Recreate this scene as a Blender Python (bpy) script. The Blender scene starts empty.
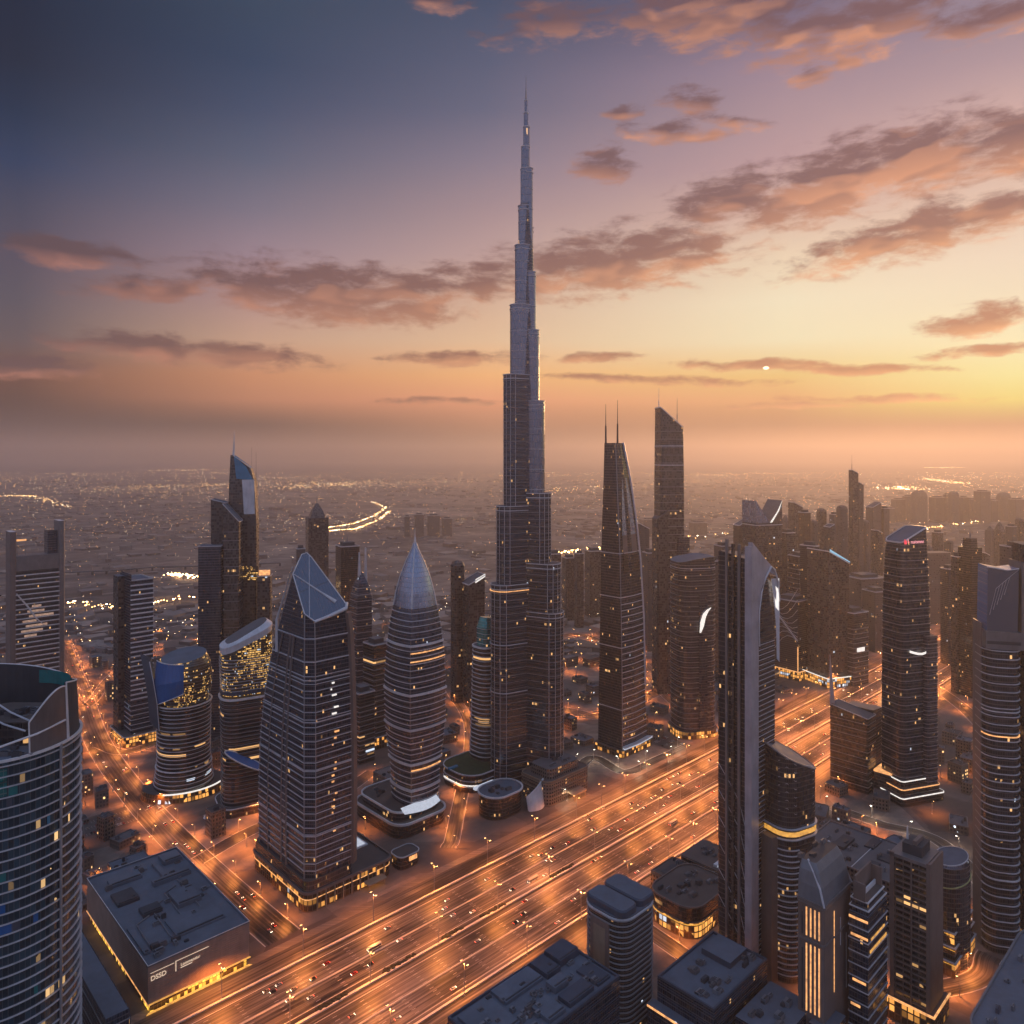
import bpy, bmesh, math, random
from mathutils import Vector, Matrix
R = math.radians
random.seed(7)
S = bpy.context.scene
COL = S.collection

# ------------------------------------------------------------------ camera
CAMH, F, HOR = 390.0, 750.0, 455.0
cd = bpy.data.cameras.new("camera")
cam = bpy.data.objects.new("camera", cd)
COL.objects.link(cam)
cam.location = (0, 0, CAMH)
cam.rotation_euler = (R(90), 0, 0)
cd.sensor_width = 36.0
cd.lens = F * 36.0 / 1024.0
cd.shift_y = -(512.0 - HOR) / 1024.0
cd.clip_start = 1.0
cd.clip_end = 90000.0
S.camera = cam

# ------------------------------------------------------------------ render settings
S.view_settings.view_transform = 'Standard'
S.view_settings.look = 'None'
S.view_settings.gamma = 1.0
S.view_settings.exposure = 0.0
c = S.cycles
c.use_denoising = True
c.max_bounces = 5
c.diffuse_bounces = 2
c.glossy_bounces = 3
c.transmission_bounces = 2
c.volume_bounces = 2
c.transparent_max_bounces = 6
c.sample_clamp_indirect = 4.0
c.caustics_reflective = False
c.caustics_refractive = False
c.use_light_tree = True


def lin(r, g, b):
    f = lambda v: (v / 255 / 12.92) if v / 255 <= .04045 else ((v / 255 + .055) / 1.055) ** 2.4
    return (f(r), f(g), f(b), 1.0)


# ------------------------------------------------------------------ node helper
class NT:
    def __init__(s, tree):
        s.t = tree
        s.n = tree.nodes
        s.l = tree.links

    def node(s, typ, **kw):
        n = s.n.new(typ)
        for k, v in kw.items():
            setattr(n, k, v)
        return n

    def put(s, sock, v):
        if v is None:
            return
        if hasattr(v, 'is_output'):
            s.l.new(v, sock)
        else:
            sock.default_value = v

    def m(s, op, a, b=None, c=None, clamp=False):
        n = s.node('ShaderNodeMath', operation=op, use_clamp=clamp)
        s.put(n.inputs[0], a)
        s.put(n.inputs[1], b)
        s.put(n.inputs[2], c)
        return n.outputs[0]

    def vm(s, op, a, b=None, out=0):
        n = s.node('ShaderNodeVectorMath', operation=op)
        s.put(n.inputs[0], a)
        s.put(n.inputs[1], b)
        return n.outputs[out]

    def mix(s, f, a, b, typ='MIX'):
        n = s.node('ShaderNodeMix', data_type='RGBA', blend_type=typ)
        s.put(n.inputs[0], f)
        s.put(n.inputs[6], a)
        s.put(n.inputs[7], b)
        return n.outputs[2]

    def mix_f(s, f, a, b):
        n = s.node('ShaderNodeMix', data_type='FLOAT')
        s.put(n.inputs[0], f)
        s.put(n.inputs[2], a)
        s.put(n.inputs[3], b)
        return n.outputs[0]

    def ramp(s, f, stops, interp='LINEAR'):
        n = s.node('ShaderNodeValToRGB')
        n.color_ramp.interpolation = interp
        e = n.color_ramp.elements
        while len(e) < len(stops):
            e.new(0.5)
        for i, (p, col) in enumerate(stops):
            e[i].position = p
            e[i].color = col
        s.put(n.inputs[0], f)
        return n.outputs[0]

    def rng(s, v, a, b, c=0.0, d=1.0, smooth=False):
        n = s.node('ShaderNodeMapRange', interpolation_type='SMOOTHSTEP' if smooth else 'LINEAR')
        for i, x in enumerate((v, a, b, c, d)):
            s.put(n.inputs[i], x)
        return n.outputs[0]

    def noise(s, vec, scale, detail=3.0, rough=0.5, dist=0.0, dim='3D'):
        n = s.node('ShaderNodeTexNoise', noise_dimensions=dim)
        s.put(n.inputs['Vector'], vec)
        n.inputs['Scale'].default_value = scale
        n.inputs['Detail'].default_value = detail
        n.inputs['Roughness'].default_value = rough
        n.inputs['Distortion'].default_value = dist
        return n.outputs[0]

    def xyz(s, x=0.0, y=0.0, z=0.0):
        n = s.node('ShaderNodeCombineXYZ')
        s.put(n.inputs[0], x)
        s.put(n.inputs[1], y)
        s.put(n.inputs[2], z)
        return n.outputs[0]

    def sep(s, v):
        n = s.node('ShaderNodeSeparateXYZ')
        s.put(n.inputs[0], v)
        return n.outputs


# ------------------------------------------------------------------ sky (dusk: blue-grey above, orange low on the right)
W = bpy.data.worlds.new("World")
S.world = W
W.use_nodes = True
W.node_tree.nodes.clear()
k = NT(W.node_tree)
tc = k.node('ShaderNodeTexCoord')
dx, dy, dz = k.sep(tc.outputs['Generated'])
hyp = k.m('SQRT', k.m('ADD', k.m('MULTIPLY', dx, dx), k.m('MULTIPLY', dy, dy)))
tel = k.m('DIVIDE', dz, k.m('MAXIMUM', hyp, .02))
az = k.m('ARCTAN2', dx, dy)
T0, T1 = -0.06, 0.74
tf = k.rng(tel, T0, T1)


# measured down three columns of the photograph (linear light, haze in front of it taken off)
SKY_Y = (0, 60, 110, 160, 210, 255, 300, 340, 375, 400, 425, 445, 456)
SKY_L = ((0.0050, 0.0177, 0.0443), (0.0050, 0.0181, 0.0453), (0.0070, 0.0278, 0.0696), (0.0191, 0.0450, 0.1078), (0.0578, 0.0654, 0.1115), (0.0834, 0.0752, 0.1138), (0.0946, 0.0878, 0.1181), (0.1218, 0.0944, 0.1043), (0.1574, 0.0629, 0.0358), (0.0623, 0.0249, 0.0125), (0.0050, 0.0050, 0.0050), (0.0050, 0.0050, 0.0050), (0.0050, 0.0050, 0.0050))
SKY_A = ((0.0280, 0.0570, 0.1060), (0.0256, 0.0556, 0.1161), (0.0475, 0.0755, 0.1454), (0.0959, 0.1176, 0.1873), (0.1959, 0.1735, 0.2354), (0.3302, 0.2351, 0.2843), (0.4721, 0.2877, 0.2708), (0.6257, 0.3825, 0.2634), (0.6982, 0.2956, 0.1396), (0.6174, 0.2470, 0.1235), (0.0050, 0.0050, 0.0050), (0.0050, 0.0050, 0.0050), (0.0050, 0.0050, 0.0050))
SKY_M = ((0.0446, 0.0728, 0.1404), (0.0791, 0.1025, 0.1802), (0.1176, 0.1310, 0.2115), (0.2284, 0.1948, 0.2649), (0.3697, 0.2625, 0.2930), (0.5050, 0.3421, 0.3331), (0.6745, 0.4492, 0.3306), (0.8169, 0.5504, 0.3449), (0.9982, 0.5102, 0.1996), (0.9501, 0.3800, 0.1900), (0.4374, 0.1750, 0.0875), (0.0050, 0.0050, 0.0050), (0.0050, 0.0050, 0.0050))
SKY_B = ((0.1285, 0.1117, 0.1881), (0.3050, 0.2218, 0.3001), (0.3934, 0.2747, 0.3196), (0.4767, 0.3147, 0.3396), (0.6571, 0.4517, 0.3868), (0.8047, 0.6552, 0.4818), (0.8670, 0.8014, 0.5774), (0.8555, 0.8121, 0.5410), (0.7676, 0.5651, 0.1868), (0.6733, 0.3506, 0.1347), (0.0050, 0.0050, 0.0050), (0.0050, 0.0050, 0.0050), (0.0050, 0.0050, 0.0050))
SKY_R = ((0.2709, 0.2175, 0.2849), (0.4261, 0.3015, 0.3402), (0.5954, 0.4010, 0.3847), (0.6883, 0.4778, 0.4037), (0.7723, 0.5906, 0.4743), (0.8498, 0.7160, 0.5580), (0.8711, 0.7848, 0.5637), (0.9144, 0.8819, 0.5447), (0.8353, 0.8838, 0.3613), (0.7375, 0.7619, 0.1524), (0.0050, 0.0050, 0.0050), (0.0050, 0.0050, 0.0050), (0.0050, 0.0050, 0.0050))


def sky_ramp(px, cols):
    ca = math.cos(math.atan((px - 512) / F))
    st = sorted(((((HOR - y) / F * ca) - T0) / (T1 - T0), (*c_, 1.0)) for y, c_ in zip(SKY_Y, cols))
    return k.ramp(tf, st)


SKY_COLS = [(px_, sky_ramp(px_, c_)) for px_, c_ in ((21, SKY_L), (255, SKY_A), (487, SKY_M), (785, SKY_B), (1010, SKY_R))]
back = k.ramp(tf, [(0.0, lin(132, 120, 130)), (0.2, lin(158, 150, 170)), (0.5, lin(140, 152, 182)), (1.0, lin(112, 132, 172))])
g = SKY_COLS[0][1]
for (pa, _), (pb, cb) in zip(SKY_COLS[:-1], SKY_COLS[1:]):
    g = k.mix(k.rng(az, math.atan((pa - 512) / F), math.atan((pb - 512) / F)), g, cb)
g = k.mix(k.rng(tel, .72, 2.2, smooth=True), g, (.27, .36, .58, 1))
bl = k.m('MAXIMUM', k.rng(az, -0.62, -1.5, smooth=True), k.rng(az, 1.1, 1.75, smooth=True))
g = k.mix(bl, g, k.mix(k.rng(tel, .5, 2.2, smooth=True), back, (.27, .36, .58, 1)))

# clouds: bands of broken altocumulus lit from below, laid out in azimuth / elevation
vec = k.xyz(az, tel, 0.0)
CL = [  # px, py, half width, half height, tilt(deg, + rises to the right), weight
    (70, 253, 85, 17, 0, .95), (148, 288, 80, 15, 5, .95), (335, 293, 150, 34, -4, 1.0), (455, 285, 85, 26, 4, .85),
    (615, 262, 150, 38, 6, .95), (185, 350, 150, 17, -3, .95), (30, 366, 85, 14, -1, .9), (460, 358, 85, 9, 2, .9), (600, 357, 50, 7, 0, .85),
    (730, 200, 75, 32, 10, .85), (845, 178, 150, 42, 14, 1.0), (985, 150, 90, 42, 12, .95), (925, 232, 165, 28, 10, .95), (985, 318, 75, 17, 8, .95),
    (790, 367, 150, 7, -4, .9), (650, 380, 130, 6, -3, .85), (440, 402, 70, 5, 0, .75), (990, 350, 80, 8, 3, .8),
    (715, 14, 120, 42, -8, .9), (850, 26, 110, 40, 4, .85), (985, 20, 70, 25, 0, .8), (555, 22, 60, 28, 0, .72), (445, 3, 35, 14, 0, .8), (497, 40, 34, 12, 0, .7),
    (605, 165, 36, 22, -10, .8), (690, 100, 46, 18, -10, .7), (672, 132, 60, 14, -8, .75), (735, 122, 45, 10, -10, .7), (622, 112, 24, 10, 0, .72),
    (812, 77, 26, 13, 0, .72), (858, 58, 38, 16, 0, .7), (880, 400, 120, 6, -2, .72), (800, 405, 80, 5, 0, .7)]
wn = k.node('ShaderNodeTexNoise', noise_dimensions='2D')
k.put(wn.inputs['Vector'], vec)
wn.inputs['Scale'].default_value = 14
wn.inputs['Detail'].default_value = 3
warp = k.vm('MULTIPLY', k.vm('SUBTRACT', wn.outputs['Color'], (.5, .5, .5)), (.034, .012, 0))
vw = k.vm('ADD', vec, warp)
mask = num = den = None
for px, py, sx, sy, tilt, w in CL:
    a = math.atan((px - 512) / F)
    ca = math.cos(a)
    mp = k.node('ShaderNodeMapping', vector_type='TEXTURE')
    k.put(mp.inputs['Vector'], vw)
    mp.inputs['Location'].default_value = (a, (HOR - py) / F * ca, 0)
    mp.inputs['Rotation'].default_value = (0, 0, R(tilt))
    mp.inputs['Scale'].default_value = (sx / F * ca * ca, sy / F * ca, 1)
    ln = k.vm('LENGTH', mp.outputs[0], out=1)
    gm = k.rng(ln, 0.25, 1.5, w, 0.0, smooth=True)
    yl = k.m('MULTIPLY', k.sep(mp.outputs[0])[1], gm)
    num = yl if num is None else k.m('ADD', num, yl)
    den = gm if den is None else k.m('ADD', den, gm)
    mask = gm if mask is None else k.m('MAXIMUM', mask, gm)
bottom = k.rng(k.m('DIVIDE', num, k.m('MAXIMUM', den, .001)), .42, -.62)


def cnoise(dt, det=9, sc=19):
    v = k.vm('ADD', k.vm('MULTIPLY', vw, (1, 2.7, 1)), (3.1, 1.7 + dt * 2.7, 0))
    a_ = k.noise(v, sc, det, .60, 0.0, '2D')
    return a_


n0 = cnoise(0)
n1 = cnoise(-.026, 2.0, 9)
n0s = cnoise(0, 2.0, 9)
field0 = k.m('ADD', mask, k.m('MULTIPLY', k.m('SUBTRACT', n0, .5), 1.9))
field1 = k.m('ADD', mask, k.m('MULTIPLY', k.m('SUBTRACT', n1, .5), 1.9))
gate = k.rng(mask, .03, .3, smooth=True)
dens = k.m('MULTIPLY', k.rng(field0, .2, .95, smooth=True), gate)
under = k.rng(k.m('SUBTRACT', k.m('MULTIPLY_ADD', k.m('SUBTRACT', n0s, .5), 1.9, mask), field1), .0, .36)
low = k.rng(tel, .06, .34)
eastf = k.rng(az, -.62, .55)
lit_c = k.mix(eastf, k.mix(low, lin(184, 120, 100), lin(150, 108, 108)), k.mix(low, lin(246, 178, 120), lin(232, 160, 122)))
drk_c = k.mix(eastf, k.mix(low, lin(98, 74, 76), lin(82, 70, 82)), k.mix(low, lin(190, 120, 88), lin(118, 86, 92)))
litf = k.m('MULTIPLY_ADD', bottom, .95, k.m('MULTIPLY_ADD', under, .5, -.34), clamp=True)
ccol = k.mix(litf, drk_c, lit_c)
sky = k.mix(k.m('MULTIPLY', dens, .92), g, ccol)
# the sun itself, a small glint between two thin clouds
sunv = k.vm('LENGTH', k.vm('MULTIPLY', k.vm('SUBTRACT', vec, (math.radians(18.71), .1099, 0)), (220, 400, 0)), out=1)
sky = k.mix(k.rng(sunv, 1.0, .45, smooth=True), sky, (3.0, 2.4, 1.7, 1))
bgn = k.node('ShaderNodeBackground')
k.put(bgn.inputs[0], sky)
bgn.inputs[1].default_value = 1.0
ow = k.node('ShaderNodeOutputWorld')
k.l.new(bgn.outputs[0], ow.inputs[0])

# ------------------------------------------------------------------ sun, just above the horizon at the right
SUN_AZ, SUN_EL = R(29), R(5.5)
sd = bpy.data.lights.new("sun", 'SUN')
sd.energy = 2.2
sd.angle = R(0.5)
sd.color = (1.0, .50, .20)
so = bpy.data.objects.new("sun", sd)
COL.objects.link(so)
sv = Vector((math.sin(SUN_AZ) * math.cos(SUN_EL), math.cos(SUN_AZ) * math.cos(SUN_EL), math.sin(SUN_EL)))
so.rotation_euler = sv.to_track_quat('Z', 'Y').to_euler()
so.location = (3000, 4000, 900)

# ------------------------------------------------------------------ mapping helpers: photograph pixel -> place on the ground
TH = math.atan2(.692, .722)            # heading of the highway
TX, TY = math.cos(TH), math.sin(TH)    # along the highway
NX, NY = TY, -TX                       # across it, towards the camera


def GP(px, py, z=0.0):
    d = F * (CAMH - z) / (py - HOR)
    return ((px - 512) / F * d, d)


def HZ(py, d):
    return CAMH - (py - HOR) / F * d


def AT(px, d):
    return ((px - 512) / F * d, d)


HX0, HY0 = -95.0, 636.0                # a point of the highway's far edge line


def HW(s, o):
    """s metres along the highway, o metres across it (towards the camera)."""
    return (HX0 + TX * s + NX * o, HY0 + TY * s + NY * o)

# ------------------------------------------------------------------ materials
MATS = {}


def new_mat(name):
    m = bpy.data.materials.new(name)
    m.use_nodes = True
    m.node_tree.nodes.clear()
    return m, NT(m.node_tree)


def out(kk, sh):
    o = kk.node('ShaderNodeOutputMaterial')
    kk.l.new(sh, o.inputs[0])


def bsdf(kk, col, rough=.5, metal=0.0, emis=None, estr=0.0, ior=1.5, normal=None, spec=.5):
    b = kk.node('ShaderNodeBsdfPrincipled')
    kk.put(b.inputs['Base Color'], col if not isinstance(col, tuple) or len(col) == 4 else (*col, 1))
    kk.put(b.inputs['Roughness'], rough)
    kk.put(b.inputs['Metallic'], metal)
    kk.put(b.inputs['IOR'], ior)
    kk.put(b.inputs['Specular IOR Level'], spec)
    if emis is not None:
        kk.put(b.inputs['Emission Color'], emis if not isinstance(emis, tuple) or len(emis) == 4 else (*emis, 1))
        kk.put(b.inputs['Emission Strength'], estr)
    if normal is not None:
        kk.put(b.inputs['Normal'], normal)
    return b.outputs[0]


def plain(name, col, rough=.6, metal=0.0, var=.25, scale=.08):
    """painted / stone / metal surface with weathering mottling"""
    if name in MATS:
        return MATS[name]
    m, kk = new_mat(name)
    t = kk.node('ShaderNodeTexCoord').outputs['Object']
    n = kk.noise(t, scale, 5, .6)
    n2 = kk.noise(kk.vm('MULTIPLY', t, (1, 1, .15)), scale * 6, 4, .6)
    f = kk.m('ADD', kk.m('MULTIPLY', n, .6), kk.m('MULTIPLY', n2, .4))
    lo = tuple(x * (1 - var) for x in col) + (1,)
    hi = tuple(min(1, x * (1 + var)) for x in col) + (1,)
    cc = kk.mix(kk.rng(f, .3, .7), lo, hi)
    out(kk, bsdf(kk, cc, kk.rng(n2, .3, .7, rough * .8, min(1, rough * 1.2)), metal))
    MATS[name] = m
    return m


def glow(name, col, strength, sample=False):
    if name in MATS:
        return MATS[name]
    m, kk = new_mat(name)
    t = kk.node('ShaderNodeTexCoord').outputs['Object']
    n = kk.noise(t, .35, 3, .6)
    out(kk, bsdf(kk, (.3, .3, .3), .4, 0, col, kk.rng(n, .3, .7, strength * (.45 if col[2] < .5 else .82), strength * (1.35 if col[2] < .5 else 1.1))))
    m.cycles.emission_sampling = 'FRONT' if sample else 'NONE'
    MATS[name] = m
    return m


def facade(name, glass, frame, floor=4.0, bay=3.0, lit=.04, lcol=(1.0, .54, .20), lstr=1.3, rough=.12, span=.22, mull=.10,
           ior=1.75, fmetal=.3, clump=18.0, strip=0.0, gmetal=0.0, pvar=2.3, wob=1.0):
    """curtain wall: panes, spandrels and mullions from UVs in metres; some rooms have their lamps on"""
    if name in MATS:
        return MATS[name]
    m, kk = new_mat(name)
    uv = kk.node('ShaderNodeUVMap').outputs[0]
    u, v, _ = kk.sep(uv)
    oi = kk.node('ShaderNodeObjectInfo').outputs['Random']
    fu, fv = kk.m('DIVIDE', u, bay), kk.m('DIVIDE', v, floor)
    cu, cv = kk.m('FLOOR', fu), kk.m('FLOOR', fv)
    ru, rv = kk.m('FRACT', fu), kk.m('FRACT', fv)

    def wn(x, y, z):
        n = kk.node('ShaderNodeTexWhiteNoise', noise_dimensions='3D')
        kk.put(n.inputs['Vector'], kk.xyz(x, y, z))
        return n.outputs
    seed = kk.m('MULTIPLY', oi, 91.7)
    r1 = wn(cu, cv, seed)
    half = wn(kk.m('FLOOR', kk.m('DIVIDE', fu, 5.0)), cv, kk.m('ADD', seed, 3.3))
    frm = kk.m('MAXIMUM', kk.m('LESS_THAN', rv, span), kk.m('LESS_THAN', ru, mull))
    spd = kk.m('LESS_THAN', rv, span)
    # rooms with lamps on gather in groups
    cl = kk.noise(kk.xyz(kk.m('ADD', u, seed), v, seed), 1.0 / clump, 2, .5)
    thr = kk.m('MULTIPLY', kk.rng(cl, .45, .75, .05, 2.2), lit)
    on = kk.m('LESS_THAN', r1[0], thr)
    flr = kk.m('MULTIPLY', kk.m('LESS_THAN', half[0], lit * .12 + strip if lit < .2 else lit * .45), kk.m('LESS_THAN', r1[0], .75))
    on = kk.m('MAXIMUM', on, flr)
    on = kk.m('MULTIPLY', on, kk.m('SUBTRACT', 1.0, frm))
    bright = kk.m('MULTIPLY', kk.rng(wn(cv, cu, kk.m('ADD', seed, 9.1))[0], 0, 1, .12, 1.0), lstr)
    es = kk.m('MULTIPLY', on, bright)
    lc = kk.mix(kk.m('GREATER_THAN', half[0], .93), (*lcol, 1), (.75, .85, 1.0, 1))
    # blinds and tint differ from pane to pane
    pane = kk.mix(kk.m('MULTIPLY', r1[0], r1[0]), (*glass, 1), tuple(min(1, x * pvar + .004) for x in glass) + (1,))
    big = kk.noise(kk.xyz(u, v, seed), .03, 3, .55)
    fr = kk.mix(kk.rng(big, .3, .7), tuple(x * .7 for x in frame) + (1,), tuple(x * 1.25 for x in frame) + (1,))
    base = kk.mix(frm, pane, fr)
    ro = kk.m('ADD', kk.rng(r1[0], 0, 1, rough * .6, rough * 1.6), kk.m('MULTIPLY', frm, .25))
    geo = kk.node('ShaderNodeNewGeometry')
    tilt = kk.vm('MULTIPLY', kk.vm('SUBTRACT', r1[1], (.5, .5, .5)), (.045 * wob, .045 * wob, .045 * wob))
    wav = kk.node('ShaderNodeTexNoise')
    kk.put(wav.inputs['Vector'], kk.xyz(u, v, 0))
    wav.inputs['Scale'].default_value = .12
    tilt = kk.vm('ADD', tilt, kk.vm('MULTIPLY', kk.vm('SUBTRACT', wav.outputs['Color'], (.5, .5, .5)), (.03, .03, .03)))
    nrm = kk.vm('NORMALIZE', kk.vm('ADD', geo.outputs['Normal'], tilt))
    out(kk, bsdf(kk, base, ro, kk.mix_f(frm, gmetal, fmetal), lc, es, ior, nrm))
    m.cycles.emission_sampling = 'NONE'
    MATS[name] = m
    return m


# glass curtain walls
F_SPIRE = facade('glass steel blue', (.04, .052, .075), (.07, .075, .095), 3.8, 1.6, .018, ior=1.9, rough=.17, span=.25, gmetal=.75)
F_NAVY = facade('glass navy', (.042, .052, .078), (.10, .10, .115), 3.6, 1.7, .016, gmetal=.6)
F_DARK = facade('glass near black', (.042, .042, .052), (.085, .08, .08), 3.6, 1.7, .02, gmetal=.5)
F_BROWN = facade('glass bronze', (.022, .015, .012), (.085, .062, .052), 3.6, 1.7, .02)
F_GREY = facade('glass grey brown', (.03, .026, .026), (.11, .09, .082), 4, 3.4, .014, rough=.25)
F_TEAL = facade('glass teal', (.03, .28, .28), (.10, .16, .16), 3, 2.2, .02, gmetal=.6)
F_CLEAR = facade('glass smooth blue', (.34, .40, .52), (.22, .25, .30), 5, 2.5, 0.0, ior=1.8, rough=.2, span=.08, mull=.05, gmetal=.85, pvar=1.2, wob=.4)
F_SLOPE = facade('glass slope grey blue', (.13, .155, .20), (.10, .115, .14), 30, 2.6, 0.0, ior=1.8, rough=.22, span=.02, mull=.03, gmetal=.8, pvar=1.08, wob=.15)
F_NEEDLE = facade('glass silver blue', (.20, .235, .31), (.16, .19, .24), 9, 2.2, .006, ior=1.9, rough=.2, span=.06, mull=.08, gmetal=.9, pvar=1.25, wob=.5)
F_SKYB = facade('glass sky blue', (.14, .29, .55), (.10, .12, .16), 8, 4, .0, ior=1.9, rough=.15, span=.04, mull=.03, gmetal=.3, pvar=1.2, wob=.8)
F_MALL = facade('mall front gold', (.06, .04, .012), (.25, .15, .05), 3.2, 2.6, .95, (1.0, .55, .07), 2.4, span=.12, mull=.12, clump=60)
F_RIB = facade('glass ribbed brown', (.012, .011, .012), (.10, .08, .07), 4, 40, .06, span=.35, mull=.01, strip=.012)
F_GOLD = facade('glass gold glow', (.05, .035, .02), (.12, .09, .06), 2.3, 1.1, .42, (1.0, .55, .15), 1.5, span=.4, mull=.1, clump=26)  # emission stands in for a golden reflection on the tower crowns
F_GRID = facade('balcony grid', (.008, .007, .008), (.16, .12, .10), 4, 5, .05, span=.3, mull=.16, fmetal=0)
F_STONE = facade('stone wall small windows', (.016, .015, .016), (.17, .125, .105), 4, 3.2, .09, span=.45, mull=.45, fmetal=0)
F_FAR = facade('hazy far wall', (.04, .036, .036), (.13, .105, .095), 4, 3.5, .014, rough=.4, span=.35, mull=.25, fmetal=0)
F_LOW = facade('low block wall', (.03, .025, .024), (.20, .16, .135), 4, 3.2, .16, (1.0, .58, .22), 2.2, rough=.4, span=.45, mull=.4, fmetal=0)
F_MARKET = facade('shopfront gold', (.05, .03, .012), (.14, .09, .05), 5, 4, .75, (1.0, .42, .09), 1.6, span=.2, mull=.2, clump=60)

M_BAND = plain('pale metal edge', (.66, .65, .67), .45, .1)
M_BANDW = plain('white metal edge', (.78, .76, .76), .4, 0)
M_BANDD = plain('dark metal edge', (.32, .31, .32), .45, .1)
M_FRAMEB = plain('brown stone cladding', (.21, .155, .135), .55)
M_FRAMEG = plain('grey metal cladding', (.24, .215, .21), .4, .3)
M_WHITE = plain('white cladding', (.72, .71, .72), .4)
M_ROOF = plain('dark roof membrane', (.13, .155, .195), .8, 0, .3, .05)
M_ROOFB = plain('brown roof gravel', (.12, .095, .085), .9, 0, .3, .06)
M_ROOFG = plain('grey roof concrete', (.15, .14, .145), .85, 0, .3, .05)
M_UNIT = plain('roof plant metal', (.22, .235, .26), .5, .4)
M_UNITD = plain('roof plant dark', (.06, .068, .08), .6, .2)
M_SPIRE = plain('spire metal', (.30, .29, .30), .35, .7)
M_NAVYWALL = plain('navy panel wall', (.07, .09, .125), .5, .2)
M_BLUE = plain('blue glass panel', (.02, .13, .38), .18, 0, .2)
M_BLUEP = plain('pale blue glass panel', (.05, .25, .42), .2, 0, .2)
M_TEAL = plain('teal glass panel', (.01, .20, .20), .2, 0, .3)
M_LAWN = plain('roof lawn', (.035, .06, .02), .95, 0, .5, .2)
M_MALL = plain('mall brown cladding', (.33, .235, .19), .6)
G_SIGN = glow('sign warm white', (1.0, .74, .52), .75)
M_BEIGE = plain('beige stone', (.32, .24, .17), .7)
M_BLADE = plain('mauve metal blade', (.52, .48, .50), .35, .2)
G_WARM = glow('warm lamp strip', (1.0, .44, .13), 1.15)
G_GOLD = glow('golden lamp strip', (1.0, .46, .05), .85)
G_WHITE = glow('white lamp strip', (1.0, .93, .85), 1.1)
G_SOFT = glow('soft white light panel', (.80, .86, 1.0), .62)
G_RED = glow('red sign light', (1.0, .03, .05), 1.0)
G_PINK = glow('pink sign light', (1.0, .35, .40), 1.1)
G_PEACH = glow('peach reflection glow', (1.0, .58, .36), .38)
G_LAMP = glow('sodium lamp head', (1.0, .50, .16), 30.0)
G_LAMPW = glow('white lamp head', (1.0, .88, .70), 30.0)
G_CITY = glow('far street light', (1.0, .52, .17), 20.0)
G_CITYW = glow('far white light', (1.0, .80, .52), 18.0)
G_HEAD = glow('headlight', (1.0, .84, .60), 15.0)
G_TAIL = glow('tail light', (1.0, .06, .02), 9.0)

# ------------------------------------------------------------------ mesh helpers


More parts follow.
